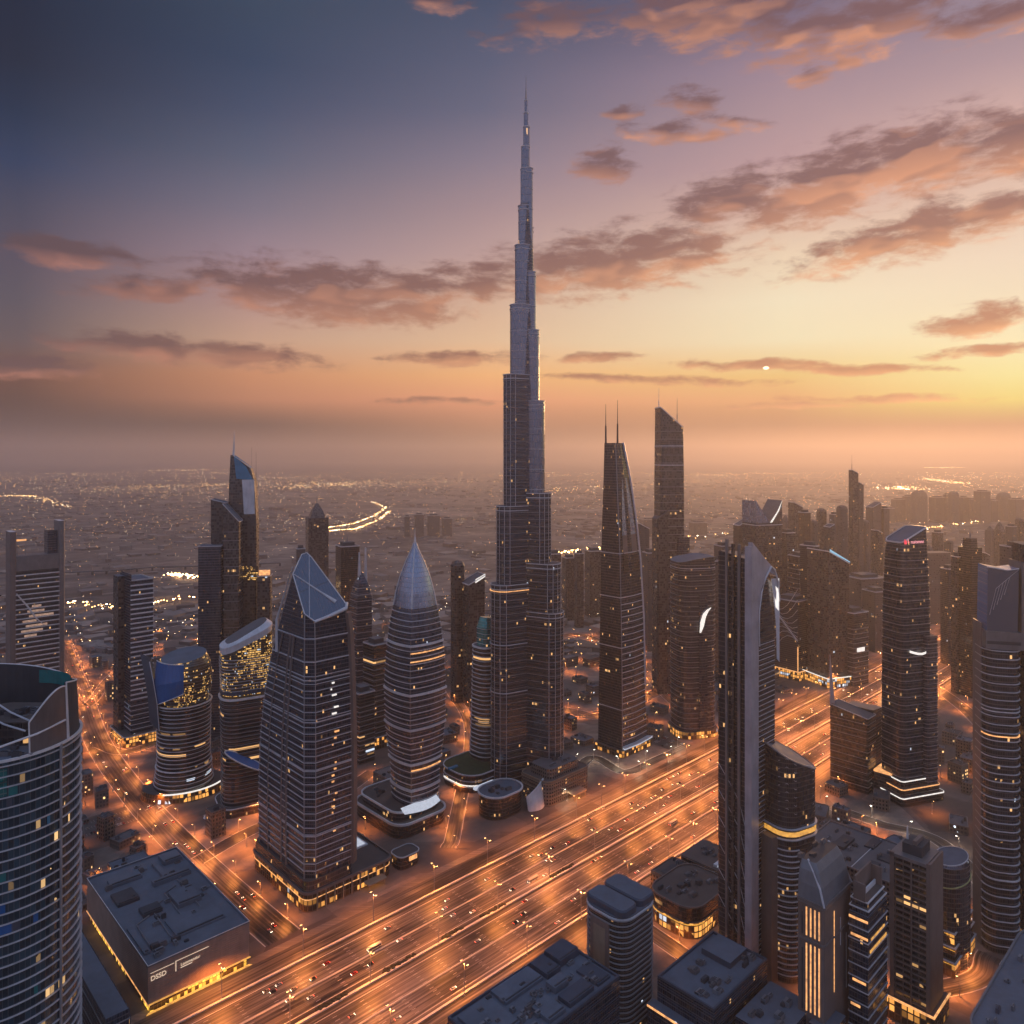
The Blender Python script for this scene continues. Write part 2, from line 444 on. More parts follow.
class MB:
    def __init__(s):
        s.bm = bmesh.new()
        s.uv = s.bm.loops.layers.uv.new('uv')
        s.mats = []

    def mi(s, mat):
        if mat not in s.mats:
            s.mats.append(mat)
        return s.mats.index(mat)

    def face(s, pts, mat, uvs=None):
        vs = [s.bm.verts.new(p) for p in pts]
        f = s.bm.faces.new(vs)
        f.material_index = s.mi(mat)
        if uvs:
            for lp, q in zip(f.loops, uvs):
                lp[s.uv].uv = q
        return f

    def loft(s, rings, mat, cap=None, bottom=None, closed=True):
        n = len(rings[0])
        peri = [0.0]
        ref = max(rings, key=lambda r: sum((Vector(r[i]) - Vector(r[i - 1])).length for i in range(n)))
        for i in range(n):
            peri.append(peri[-1] + (Vector(ref[(i + 1) % n]) - Vector(ref[i])).length)
        V = [[s.bm.verts.new(p) for p in r] for r in rings]
        ix = s.mi(mat)
        for a in range(len(rings) - 1):
            for i in range(n if closed else n - 1):
                j = (i + 1) % n
                q = [V[a][i], V[a][j], V[a + 1][j], V[a + 1][i]]
                try:
                    f = s.bm.faces.new(q)
                except ValueError:
                    continue
                f.material_index = ix
                us = [peri[i], peri[i + 1], peri[i + 1], peri[i]]
                for lp, uu, vv in zip(f.loops, us, q):
                    lp[s.uv].uv = (uu, vv.co.z)
        if cap:
            s.face([v.co.copy() for v in V[-1]], cap, [(p[0], p[1]) for p in rings[-1]])
        if bottom:
            s.face([v.co.copy() for v in reversed(V[0])], bottom)

    def prism(s, poly, z0, z1, mat, cap=None):
        s.loft([[(x, y, z0) for x, y in poly], [(x, y, z1) for x, y in poly]], mat, cap or mat)

    def box(s, x0, x1, y0, y1, z0, z1, mat, cap=None):
        s.prism([(x0, y0), (x1, y0), (x1, y1), (x0, y1)], z0, z1, mat, cap)

    def slab(s, poly, z0, z1, mat, cap=None):
        s.loft([[(x, y, z0) for x, y in poly], [(x, y, z1) for x, y in poly]], mat, cap or mat, bottom=mat)

    def rim(s, ring, out_, th, mat, inn=.1, down=0.0, sel=None):
        """a projecting ledge round a ring of 3D points"""
        n = len(ring)
        P = [Vector(p) for p in ring]
        O = []
        for i in range(n):
            e0, e1 = P[i] - P[i - 1], P[(i + 1) % n] - P[i]
            n0 = Vector((e0.y, -e0.x, 0)).normalized()
            n1 = Vector((e1.y, -e1.x, 0)).normalized()
            b = n0 + n1
            if b.length < .05:
                b = n0.copy()
            b.normalize()
            O.append(b / max(.5, b.dot(n0)))
        ix = s.mi(mat)
        V = []
        for i in range(n):
            h = Vector((0, 0, th / 2))
            d = Vector((0, 0, down))
            V.append([s.bm.verts.new(P[i] - O[i] * inn - h - d), s.bm.verts.new(P[i] + O[i] * out_ - h - d),
                      s.bm.verts.new(P[i] + O[i] * out_ + h - d), s.bm.verts.new(P[i] - O[i] * inn + h - d)])
        for i in range(n):
            if sel is not None and i not in sel:
                continue
            j = (i + 1) % n
            for q in ((0, 1), (1, 2), (2, 3)):
                f = s.bm.faces.new([V[i][q[0]], V[j][q[0]], V[j][q[1]], V[i][q[1]]])
                f.material_index = ix

    def bands(s, rings, z0, z1, step, out_, th, mat, sel=None, jit=0.0):
        z = z0
        while z <= z1:
            zz = z + (random.uniform(-jit, jit) if jit else 0)
            s.rim(ring_at(rings, zz), out_, th, mat, sel=sel)
            z += step

    def tube(s, pts, rad, mat, n=6):
        pts = [Vector(p) for p in pts]
        rads = rad if isinstance(rad, (list, tuple)) else [rad] * len(pts)
        rings = []
        for i, p in enumerate(pts):
            d = (pts[min(i + 1, len(pts) - 1)] - pts[max(i - 1, 0)]).normalized()
            up = Vector((0, 0, 1)) if abs(d.z) < .9 else Vector((1, 0, 0))
            a = d.cross(up).normalized()
            b = a.cross(d).normalized()
            rings.append([p + (a * math.cos(2 * math.pi * q / n) + b * math.sin(2 * math.pi * q / n)) * rads[i] for q in range(n)])
        s.loft(rings, mat, cap=mat, bottom=mat)

    def build(s, name, parent=None, loc=None, rot=0.0):
        bmesh.ops.remove_doubles(s.bm, verts=s.bm.verts, dist=1e-5)
        bmesh.ops.recalc_face_normals(s.bm, faces=s.bm.faces)
        me = bpy.data.meshes.new(name)
        s.bm.to_mesh(me)
        s.bm.free()
        for m_ in s.mats:
            me.materials.append(m_)
        o = bpy.data.objects.new(name, me)
        COL.objects.link(o)
        if parent:
            o.parent = parent
        if loc:
            o.location = loc
            o.rotation_euler = (0, 0, rot)
        return o


def ring_at(rings, z):
    """the outline of a loft at height z (each vertex column interpolated on its own)"""
    res = []
    for i in range(len(rings[0])):
        col = [r[i] for r in rings]
        p = col[0]
        if z >= col[-1][2]:
            p = col[-1]
        else:
            for a, b in zip(col[:-1], col[1:]):
                if a[2] <= z <= b[2] and b[2] > a[2]:
                    f = (z - a[2]) / (b[2] - a[2])
                    p = (a[0] + (b[0] - a[0]) * f, a[1] + (b[1] - a[1]) * f, z)
                    break
        res.append((p[0], p[1], min(z, p[2]) if z < col[-1][2] else p[2]))
    return res


def rrect(w, d, r=0.0, n=5, cx=0, cy=0):
    if r <= 0:
        return [(cx - w / 2, cy - d / 2), (cx + w / 2, cy - d / 2), (cx + w / 2, cy + d / 2), (cx - w / 2, cy + d / 2)]
    o = []
    for sx, sy, a0 in ((1, -1, -90), (1, 1, 0), (-1, 1, 90), (-1, -1, 180)):
        for q in range(n + 1):
            a = R(a0 + 90 * q / n)
            o.append((cx + sx * (w / 2 - r) + r * math.cos(a), cy + sy * (d / 2 - r) + r * math.sin(a)))
    return o


def ell(a, b, n=32, cx=0, cy=0):
    return [(cx + a * math.cos(2 * math.pi * q / n), cy + b * math.sin(2 * math.pi * q / n)) for q in range(n)]


def bulge(w, d, k, n=8):
    """square plan with outward-curving sides (k metres of bow)"""
    cs = [(-w / 2, -d / 2), (w / 2, -d / 2), (w / 2, d / 2), (-w / 2, d / 2)]
    o = []
    for i in range(4):
        a, b = Vector(cs[i]), Vector(cs[(i + 1) % 4])
        e = (b - a).normalized()
        nr = Vector((e.y, -e.x))
        for q in range(n):
            f = q / n
            p = a + (b - a) * f + nr * (4 * f * (1 - f) * k)
            o.append((p.x, p.y))
    return o


def rg(poly, z, s=1.0, ox=0.0, oy=0.0, sy=None):
    sy = s if sy is None else sy
    if callable(z):
        return [(x * s + ox, y * sy + oy, z(x * s + ox, y * sy + oy)) for x, y in poly]
    return [(x * s + ox, y * sy + oy, z) for x, y in poly]


def rooftops(root, x0, x1, y0, y1, z, num, smax=6.0, mats=None, h=(1.2, 3.5)):
    """air handlers, ducts and hatches standing on a roof"""
    for q in range(num):
        w, d = random.uniform(.35, 1) * smax, random.uniform(.3, .8) * smax
        x, y = random.uniform(x0 + w / 2 + 1, x1 - w / 2 - 1), random.uniform(y0 + d / 2 + 1, y1 - d / 2 - 1)
        hh = random.uniform(*h)
        mt = random.choice(mats or (M_UNIT, M_UNITD, M_ROOFG))
        b = MB()
        b.box(x - w / 2, x + w / 2, y - d / 2, y + d / 2, z, z + hh, mt)
        b.box(x - w / 2 + .5, x + w / 2 - .5, y - d / 2 + .4, y - .2, z + hh, z + hh + .5, M_UNITD)
        if q % 3 == 0:
            b.tube([(x + w / 2, y, z + .6), (x + w / 2 + 3, y, z + .6), (x + w / 2 + 3, y + 2.5, z + .6)], .35, M_UNIT)
        b.build('rooftop_unit', root)


def parapet(root, poly, z, h=1.2, t=.6, mat=None, name='parapet'):
    b = MB()
    n = len(poly)
    cx = sum(p[0] for p in poly) / n
    cy = sum(p[1] for p in poly) / n
    inn = []
    for i in range(n):
        a, p, c_ = Vector(poly[i - 1]), Vector(poly[i]), Vector(poly[(i + 1) % n])
        e0, e1 = (p - a).normalized(), (c_ - p).normalized()
        bb = Vector((-e0.y, e0.x)) + Vector((-e1.y, e1.x))
        bb = bb.normalized() / max(.4, bb.normalized().dot(Vector((-e0.y, e0.x))))
        inn.append((p.x + bb.x * t, p.y + bb.y * t))
    o_ = [(p[0], p[1]) for p in poly]
    b.loft([[(x, y, z - .5) for x, y in o_], [(x, y, z + h) for x, y in o_], [(x, y, z + h) for x, y in inn], [(x, y, z) for x, y in inn]], mat or M_BANDD)
    return b.build(name, root)


def thing(name, label, cat, x, y, rot=0.0, group=None, z=0.0):
    o = bpy.data.objects.new(name, None)
    COL.objects.link(o)
    o.location = (x, y, z)
    o.rotation_euler = (0, 0, rot)
    o.empty_display_size = 5
    tag(o, label, cat, group)
    return o


def tag(o, label=None, cat=None, group=None, kind=None):
    if label:
        o['label'] = label
    if cat:
        o['category'] = cat
    if group:
        o['group'] = group
    if kind:
        o['kind'] = kind
    return o


def copy_tree(o, parent=None):
    c_ = o.copy()
    COL.objects.link(c_)
    if parent:
        c_.parent = parent
    for ch in list(o.children):
        copy_tree(ch, c_)
    return c_

# ------------------------------------------------------------------ ground, roads
def ground_mat():
    m, kk = new_mat('sandy city ground')
    p = kk.node('ShaderNodeTexCoord').outputs['Object']
    rot = kk.node('ShaderNodeMapping')
    rot.inputs['Rotation'].default_value = (0, 0, -TH)
    kk.put(rot.inputs[0], p)
    q = rot.outputs[0]

    def vor(scale, feat='F1'):
        n = kk.node('ShaderNodeTexVoronoi', voronoi_dimensions='2D', distance='CHEBYCHEV')
        n.feature = 'F1'
        kk.put(n.inputs['Vector'], q)
        n.inputs['Scale'].default_value = scale
        n.inputs['Randomness'].default_value = .75
        return n.outputs
    v1, v2, v3 = vor(1 / 420), vor(1 / 120), vor(1 / 38)
    a = kk.mix(.45, v1['Color'], v2['Color'])
    a = kk.mix(.35, a, v3['Color'])
    g1 = kk.sep(a)[0]
    n1 = kk.noise(q, 1 / 900, 6, .62)
    n2 = kk.noise(kk.vm('MULTIPLY', q, (1, 4, 1)), 1 / 160, 6, .65)
    n3 = kk.noise(q, 1 / 9, 4, .6)
    w_ = kk.noise(kk.vm('MULTIPLY', p, (.00055, .0042, 1)), 1.0, 6, .62, .6)
    f = kk.m('ADD', kk.m('MULTIPLY', g1, .40), kk.m('ADD', kk.m('MULTIPLY', n1, .3), kk.m('MULTIPLY', n2, .3)))
    f = kk.m('ADD', f, kk.m('MULTIPLY', w_, .38))
    col = kk.ramp(kk.rng(f, .35, .95), [(0, (.035, .027, .026, 1)), (.35, (.10, .076, .066, 1)), (.6, (.20, .15, .125, 1)), (.8, (.36, .275, .22, 1)), (1, (.55, .43, .35, 1))])
    col = kk.mix(kk.rng(n3, .35, .7, 0, .3), col, (.07, .055, .05, 1))
    out(kk, bsdf(kk, col, .92))
    return m


def sheet(name, x0, x1, y0, y1, z, mat):
    b = MB()
    b.face([(x0, y0, z), (x1, y0, z), (x1, y1, z), (x0, y1, z)], mat)
    o = b.build(name)
    o['kind'] = 'structure'
    return o


sheet('ground', -30000, 30000, -2500, 42000, 0, ground_mat())


def asphalt(name, base, streak=.5, lane=3.6):
    if name in MATS:
        return MATS[name]
    m, kk = new_mat(name)
    p = kk.node('ShaderNodeUVMap').outputs[0]          # u along the road, v across it, in metres
    u, v, _ = kk.sep(p)
    n1 = kk.noise(kk.xyz(kk.m('MULTIPLY', u, .006), kk.m('MULTIPLY', v, .55), 0), 1.0, 4, .6)
    n2 = kk.noise(kk.xyz(kk.m('MULTIPLY', u, .02), kk.m('MULTIPLY', v, 1.4), 4), 1.0, 3, .6)
    n3 = kk.noise(kk.xyz(u, v, 0), .35, 4, .65)
    n4 = kk.noise(kk.xyz(kk.m('MULTIPLY', u, .012), kk.m('MULTIPLY', v, .03), 7), 1.0, 3, .5)
    ln = kk.m('ABSOLUTE', kk.m('SUBTRACT', kk.m('FRACT', kk.m('DIVIDE', v, lane)), .5))   # worn wheel tracks, also painted as light streaks
    f = kk.m('ADD', kk.m('MULTIPLY', n1, 1.5), kk.m('MULTIPLY', n2, 1.0))
    f = kk.m('ADD', f, kk.m('MULTIPLY', ln, .35))
    f = kk.m('ADD', f, kk.m('MULTIPLY_ADD', n4, 1.5, -.5))
    f = kk.m('ADD', f, kk.m('MULTIPLY', n3, .2))
    ff = kk.rng(f, 1.45, 2.2)
    cc = kk.ramp(ff, [(0, tuple(x * (1 - streak) for x in base) + (1,)), (.5, (*base, 1)), (1, tuple(x * (1 + streak * 1.6) for x in base) + (1,))])
    out(kk, bsdf(kk, cc, kk.rng(n3, .3, .7, .35, .65), 0, spec=.5))
    MATS[name] = m
    return m


A_HWY = asphalt('highway asphalt', (.14, .12, .105), .9)  # strong streaks painted along the lanes in place of traffic light trails
A_ROAD = asphalt('street asphalt', (.10, .085, .078), .4)
A_WALK = asphalt('pavement slabs', (.21, .165, .135), .3)
M_LINE = plain('road paint', (.72, .70, .66), .6, 0, .1)
M_CONC = plain('pale concrete', (.62, .57, .52), .7, 0, .15)
M_SHRUB = plain('dark shrubs', (.018, .022, .012), .95, 0, .5, .3)


def hw_strip(name, s0, s1, o0, o1, z, mat, step=60.0, h=0.0):
    b = MB()
    s = s0
    while s < s1 - .01:
        e = min(s1, s + step)
        q = [HW(s, o1), HW(e, o1), HW(e, o0), HW(s, o0)]
        uv = [(s, o1), (e, o1), (e, o0), (s, o0)]
        if h:
            b.prism(q, z, z + h, mat)
        else:
            b.face([(x, y, z) for x, y in q], mat, uv)
        s = e
    return b


def struct(o):
    o['kind'] = 'structure'
    return o


struct(hw_strip('highway_verge', -420, 3200, -34, 150, .03, A_ROAD).build('highway_verge'))
struct(hw_strip('highway', -420, 3200, -2, 50, .06, A_HWY).build('highway'))
M_BED = plain('planted strip soil', (.035, .03, .022), .95, 0, .5, .2)
struct(hw_strip('planted_strip', -420, 3200, 50, 56, .05, M_BED).build('planted_strip'))
struct(hw_strip('planted_strip', -420, 3200, 107, 112, .055, M_BED).build('planted_strip'))
struct(hw_strip('planted_strip', -420, 3200, -8, -2, .055, M_BED).build('planted_strip'))
struct(hw_strip('highway', -420, 3200, 56, 106, .06, A_HWY).build('highway'))
struct(hw_strip('service_road', -420, 3200, -24, -8, .06, A_HWY).build('service_road'))
struct(hw_strip('service_road', -420, 3200, 112, 128, .06, A_HWY).build('service_road'))
struct(hw_strip('pavement', -420, 1500, -34, -26, .06, A_WALK, h=.13).build('pavement'))
# painted lines
b = MB()
for o_ in list(range(2, 49, 4)) + list(range(60, 105, 4)):
    edge = o_ in (2, 46, 60, 104)
    s = -300.0
    while s < 1700:
        L = 60 if edge else 3.5
        w = .25 if edge else .13
        q = [HW(s, o_ + w), HW(s + L, o_ + w), HW(s + L, o_ - w), HW(s, o_ - w)]
        b.face([(x, y, .085) for x, y in q], M_LINE)
        s += L if edge else 22
struct(b.build('lane_markings'))
# pale barriers added along the carriageways to stand in for light trails
for o_, w, h, lb in ((-5.2, 1.8, 1.0, 'pale barrier added as a light streak along the far edge of the wide highway'),
                     (53, 2.0, 1.1, 'pale barrier added as a light streak down the middle of the wide highway'),
                     (26, .9, .8, 'thin pale divider added as a light streak in the middle of the far carriageway'),
                     (82, .9, .8, 'thin pale divider added as a light streak in the middle of the near carriageway'),
                     (109, 1.8, 1.0, 'pale barrier added as a light streak along the near edge of the wide highway')):
    ob = hw_strip('barrier', -300, 2400, o_ - w / 2, o_ + w / 2, .07, M_CONC, 200, h).build('streak_barrier')
    tag(ob, lb, 'barrier')


def path_pts(pix, n=8):
    P = [Vector(GP(*q)) for q in pix]
    P = [P[0] * 2 - P[1]] + P + [P[-1] * 2 - P[-2]]
    o = []
    for i in range(1, len(P) - 2):
        p0, p1, p2, p3 = P[i - 1], P[i], P[i + 1], P[i + 2]
        for q in range(n):
            t = q / n
            o.append(.5 * ((2 * p1) + (p2 - p0) * t + (2 * p0 - 5 * p1 + 4 * p2 - p3) * t * t + (3 * p1 - p0 - 3 * p2 + p3) * t ** 3))
    o.append(P[-2])
    return o


def road(name, pix, width, z=.04, mat=None, kerb=True):
    pts = path_pts(pix)
    b, kb = MB(), MB()
    acc = 0.0
    prev = None
    for i, p in enumerate(pts):
        d = (pts[min(i + 1, len(pts) - 1)] - pts[max(0, i - 1)]).normalized()
        nr = Vector((d.y, -d.x))
        if i:
            acc2 = acc + (p - pts[i - 1]).length
            q = [prev[0], p + nr * width / 2, p - nr * width / 2, prev[1]]
            b.face([(v.x, v.y, z) for v in q], mat or A_HWY, [(acc, width), (acc2, width), (acc2, 0), (acc, 0)])
            for s_, n_ in ((1, nr), (-1, nr)):
                a0, a1 = (prev[0], p + nr * width / 2) if s_ > 0 else (prev[1], p - nr * width / 2)
                kb.slab([(a0.x, a0.y), (a1.x, a1.y), (a1.x + n_.x * s_ * .7, a1.y + n_.y * s_ * .7), (a0.x + prev[2].x * s_ * .7, a0.y + prev[2].y * s_ * .7)], .05, z + .12, M_CONC)
            acc = acc2
        prev = (p + nr * width / 2, p - nr * width / 2, nr)
    struct(b.build(name))
    if kerb:
        struct(kb.build('kerb'))
    else:
        kb.bm.free()
    return pts


RD = {}
RD['curve'] = road('curved_road', [(60, 640), (80, 690), (97, 740), (135, 795), (186, 850), (245, 905), (283, 938)], 30, .05)
RD['fan'] = road('side_road', [(60, 674), (84, 706), (112, 676), (150, 650), (200, 640)], 17, .055)
RD['behind'] = road('street', [(100, 745), (125, 752), (165, 738), (205, 715), (262, 700), (330, 706)], 17, .045)
RD['mid'] = road('street', [(150, 812), (190, 792), (232, 770), (330, 745), (372, 720)], 15, .045)
RD['cross'] = road('street', [(196, 862), (230, 842), (262, 826), (330, 800), (372, 772)], 17, .045, A_ROAD)
RD['tower'] = road('street', [(552, 640), (575, 634), (602, 642), (640, 662), (662, 690), (700, 722), (738, 742)], 22, .05)
RD['tower2'] = road('street', [(545, 706), (575, 712), (600, 716), (640, 700), (662, 690)], 24, .047)
RD['fore'] = road('street', [(560, 800), (590, 758), (625, 772), (660, 758), (690, 745)], 14, .044)
RD['hspur'] = road('street', [(448, 848), (455, 826), (470, 730), (450, 690)], 15, .043)
RD['right'] = road('street', [(905, 668), (960, 705), (1000, 745), (1060, 800)], 22, .05)
RD['right2'] = road('street', [(830, 806), (880, 824), (940, 842), (1000, 905), (1040, 960)], 16, .045)
RD['low'] = road('street', [(640, 925), (690, 960), (716, 985), (760, 1010), (960, 985), (990, 955)], 16, .042)
RD['far1'] = road('far_highway', [(320, 532), (352, 527), (376, 518), (386, 510), (372, 503), (345, 498)], 60, .05, None, False)
RD['far2'] = road('far_highway', [(-20, 502), (20, 497), (34, 498), (68, 508)], 60, .05, None, False)
RD['far3'] = road('far_highway', [(380, 560), (440, 557), (500, 552), (600, 547), (700, 528), (760, 532)], 40, .05, A_WALK, False)
RD['far4'] = road('far_highway', [(860, 552), (930, 530), (1030, 516)], 60, .05, A_WALK, False)
RD['far5'] = road('far_highway', [(60, 600), (120, 592), (200, 584), (330, 580)], 24, .05, A_WALK, False)

# ------------------------------------------------------------------ street lamps (each carries its own light)
LD = {}


def lamp_light(kind, energy, col):
    if kind not in LD:
        l = bpy.data.lights.new(kind, 'SPOT')
        l.energy = energy
        l.color = col
        l.spot_size = R(152)
        l.spot_blend = .55
        l.shadow_soft_size = .6
        LD[kind] = l
    return LD[kind]


def make_lamp(h, arms, arm, head, glowm, kind, energy, col):
    root = thing('street_lamp', 'lamp', 'street lamp', 0, 0)
    b = MB()
    b.tube([(0, 0, 0), (0, 0, h)], [.32, .16], M_BANDD, 8)
    b.box(-.5, .5, -.5, .5, 0, .6, M_CONC)
    b.build('pole', root)
    for s_ in arms:
        b = MB()
        b.tube([(0, 0, h - .4), (0, s_ * arm * .5, h + .3), (0, s_ * arm, h + .4)], .1, M_BANDD)
        ar = b.build('lamp_arm', root)
        arm_o = root.children[-1] if False else ar
        b = MB()
        b.box(-head, head, s_ * arm - head * .5, s_ * arm + head * .5, h + .15, h + .35, M_BANDD)
        b.box(-head * .85, head * .85, s_ * arm - head * .4, s_ * arm + head * .4, h - .1, h + .149, glowm)
        b.build('lamp_head', arm_o)
    lo = bpy.data.objects.new('lamp_light', lamp_light(kind, energy, col))
    COL.objects.link(lo)
    lo.parent = root
    lo.location = (0, arms[0] * arm if len(arms) == 1 else 0, h - .6)
    return root


SOD = (1.0, .285, .052)
L_BIG = make_lamp(24, (1, -1), 3.5, 1.0, G_LAMP, 'highway lamp', 125000, SOD)
L_ST = make_lamp(13, (1,), 2.5, .7, G_LAMP, 'street lamp', 26000, SOD)
L_WH = make_lamp(13, (1,), 2.5, .8, G_LAMPW, 'white street lamp', 7000, (1.0, .74, .48))
first = {}


def put_lamp(proto, x, y, rot, label, group):
    if proto not in first:
        first[proto] = 1
        o = proto
    else:
        o = copy_tree(proto)
    o.location = (x, y, .05)
    o.rotation_euler = (0, 0, rot)
    tag(o, label, 'street lamp', group)
    return o


NL = 0
s = -150.0
while s < 1650:
    for o_, lb in ((-7, 'tall orange street lamp on the far edge of the wide highway'), (53, 'tall double street lamp on the central barrier of the wide highway'),
                   (110.5, 'tall orange street lamp on the near edge of the wide highway')):
        x, y = HW(s + (22 if o_ == 53 else 0), o_)
        put_lamp(L_BIG, x, y, TH, lb, 'highway street lamps')
    s += 64 if s < 180 else (42 if s < 800 else 66)


def lamps_along(key, step, proto, off, label, group, start=0.0):
    pts = RD[key]
    acc, nxt, sd_ = 0.0, start, 1
    for a, b_ in zip(pts[:-1], pts[1:]):
        L = (b_ - a).length
        d = (b_ - a).normalized()
        while nxt <= acc + L:
            p = a + d * (nxt - acc) + Vector((d.y, -d.x)) * off * sd_
            put_lamp(proto, p.x, p.y, math.atan2(d.y, d.x) + (0 if sd_ > 0 else math.pi), label, group)
            nxt += step
            sd_ = -sd_
        acc += L


lamps_along('curve', 24, L_ST, 16.5, 'orange street lamp beside the broad curved road at the left', 'lamps of the curved road')
lamps_along('fan', 32, L_ST, 10, 'orange street lamp beside the forking road at the far left', 'lamps of the forking road')
lamps_along('behind', 34, L_ST, 10, 'orange street lamp in the street behind the striped slab tower', 'lamps of the street behind the slab tower')
lamps_along('mid', 32, L_ST, 9, 'orange street lamp in the street between the globe tower and the faceted tower', 'lamps of the globe tower street')
lamps_along('cross', 60, L_ST, 10, 'orange street lamp in the dim street behind the flat roofed mall', 'lamps of the mall street')
lamps_along('tower', 36, L_ST, 12.5, 'orange street lamp in the road curving round behind the pyramid tower', 'lamps of the road behind the pyramid tower')
lamps_along('tower2', 34, L_ST, 13.5, 'orange street lamp in the road behind the tallest tower', 'lamps behind the tallest tower')
lamps_along('fore', 34, L_WH, 8.5, 'pale street lamp in front of the pyramid tower', 'lamps before the pyramid tower')
lamps_along('hspur', 40, L_ST, 9, 'orange street lamp beside the podium of the pointed tower', 'lamps beside the podiums')
lamps_along('right', 40, L_ST, 12.5, 'orange street lamp in the street at the right behind the framed tower', 'lamps of the right hand street')
lamps_along('right2', 42, L_WH, 9.5, 'pale street lamp in the street before the red sign tower', 'lamps before the red sign tower')
lamps_along('low', 34, L_ST, 9.5, 'orange street lamp in the street between the nearest roofs', 'lamps between the nearest roofs')

# ------------------------------------------------------------------ towers
def wR(pf, d, pr):
    kf, kr = (pf - 512) / F, (pr - 512) / F
    return (kr - kf) * d / (TX - kr * TY)


def wL(pf, d, pl):
    kf, kl = (pf - 512) / F, (pl - 512) / F
    return (kf - kl) * d / (NX - kl * NY)


def fc(pf, d, w, dep):
    """centre of a w x dep block whose nearest corner shows at column pf, d metres away"""
    x, y = AT(pf, d)
    return x + TX * w / 2 - NX * dep / 2, y + TY * w / 2 - NY * dep / 2


def gd(y):
    return F * CAMH / (y - HOR)


def skin(t, rings, fac, roof=M_ROOF, band=None, name='facade', sel=None, zr=None, jit=0.0):
    b = MB()
    b.loft(rings, fac, roof)
    if band:
        step, o_, th, mt = band
        zs = [p[2] for r in rings for p in r]
        z0, z1 = zr or (min(zs) + step, min(p[2] for p in rings[-1]) - .5)
        b.bands(rings, z0, z1, step, o_, th, mt, sel, jit)
    return b.build(name, t)


def crown_edge(t, ring, mat=M_BANDW, o_=.5, th=1.2, name='roof_edge'):
    b = MB()
    b.rim(ring, o_, th, mat)
    return b.build(name, t)


def mast(t, x, y, z0, z1, r0=.9, r1=.15, mat=M_SPIRE, name='spire'):
    b = MB()
    b.tube([(x, y, z0), (x, y, z0 + (z1 - z0) * .45), (x, y, z0 + (z1 - z0) * .46), (x, y, z1)], [r0, r0 * .8, r0 * .45, r1], mat, 8)
    return b.build(name, t)


# ---- the tallest tower: three stepped wings round a core
t = thing('supertall_tower', 'tallest tower of the city, a stepped steel blue needle with a thin spire', 'tower', *AT(526, 905), 0)
Z = [0, 120, 238, 330, 410, 486, 570, 642, 690, 732, 775]
wings = {  # heading: (top height, reach) from the ground up
    R(210): [(238, 46), (330, 39), (486, 29.5), (570, 20.5), (642, 14), (690, 9.5)],
    R(-28): [(205, 48), (262, 44), (345, 32), (455, 24), (540, 17), (610, 12.5), (735, 8.5)],
    R(92): [(280, 46), (390, 36), (520, 26), (600, 17), (665, 10)]}
for a, steps in wings.items():
    ca, sa = math.cos(a), math.sin(a)
    b = MB()
    z0 = 0.0
    for i, (z1, L) in enumerate(steps):
        hw_ = 15.5 - i * 1.75
        pl = [(0, -hw_), (L - hw_ * .9, -hw_)] + [(L - hw_ * .9 + hw_ * .9 * math.cos(R(q)), hw_ * math.sin(R(q))) for q in range(-75, 76, 15)] + [(L - hw_ * .9, hw_), (0, hw_)]
        pl = [(x * ca - y * sa, x * sa + y * ca) for x, y in pl]
        rr = [[(x, y, z0) for x, y in pl], [(x, y, z1) for x, y in pl]]
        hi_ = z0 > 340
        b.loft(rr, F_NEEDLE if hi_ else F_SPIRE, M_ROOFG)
        b.bands(rr, z0 + 4, z1 - 3, 24 if hi_ else 8, .35, .5, M_BAND if hi_ else M_BANDD)
        for zz in (z1 - 5.5, z1 - .4):
            b.rim([(x, y, zz) for x, y in pl], .7, .9, M_BAND)
        for q in range(2, len(pl) - 2, 2) if not hi_ else ():   # bright vertical fins on the rounded ends
            b.tube([(pl[q][0], pl[q][1], z0), (pl[q][0], pl[q][1], z1)], .3, M_BAND, 4)
        z0 = z1
    b.build('wing', t)
b = MB()
core = [rg(ell(16, 16, 18), 0), rg(ell(14, 14, 18), 450), rg(ell(9.5, 9.5, 18), 600), rg(ell(7.4, 7.4, 18), 692)]
b.loft(core, F_SPIRE, M_ROOFG)
b.build('core', t)
b = MB()
for r_, z0, z1, ox in ((6.6, 690, 735, 0), (5.2, 735, 762, -.6), (3.9, 762, 786, .6), (2.7, 786, 803, 0), (1.8, 803, 818, 0)):
    rr = [rg(ell(r_, r_, 14, ox, 0), z0), rg(ell(r_, r_, 14, ox, 0), z1)]
    b.loft(rr, F_NEEDLE, M_BAND)
    b.rim([(x, y, z1 - .5) for x, y, _ in rr[1]], .4, 1, M_BAND)
b.build('pinnacle', t)
mast(t, 0, 0, 817, 848, 1.0, .2)
for z in (120, 176, 238.5):
    b = MB()
    a = R(210)
    hw_ = 16.2
    L = 46.6
    pl = [(6, -hw_), (L - 14, -hw_)] + [(L - 14 + 14 * math.cos(R(q)), hw_ * math.sin(R(q))) for q in range(-75, 76, 15)] + [(L - 14, hw_), (6, hw_)]
    pl = [(x * math.cos(a) - y * math.sin(a), x * math.sin(a) + y * math.cos(a), z - 8) for x, y in pl]
    b.rim(pl, .5, 1.0, G_WARM if z > 200 else M_BAND, sel=range(0, len(pl) - 1))
    b.build('light_ledge', t)

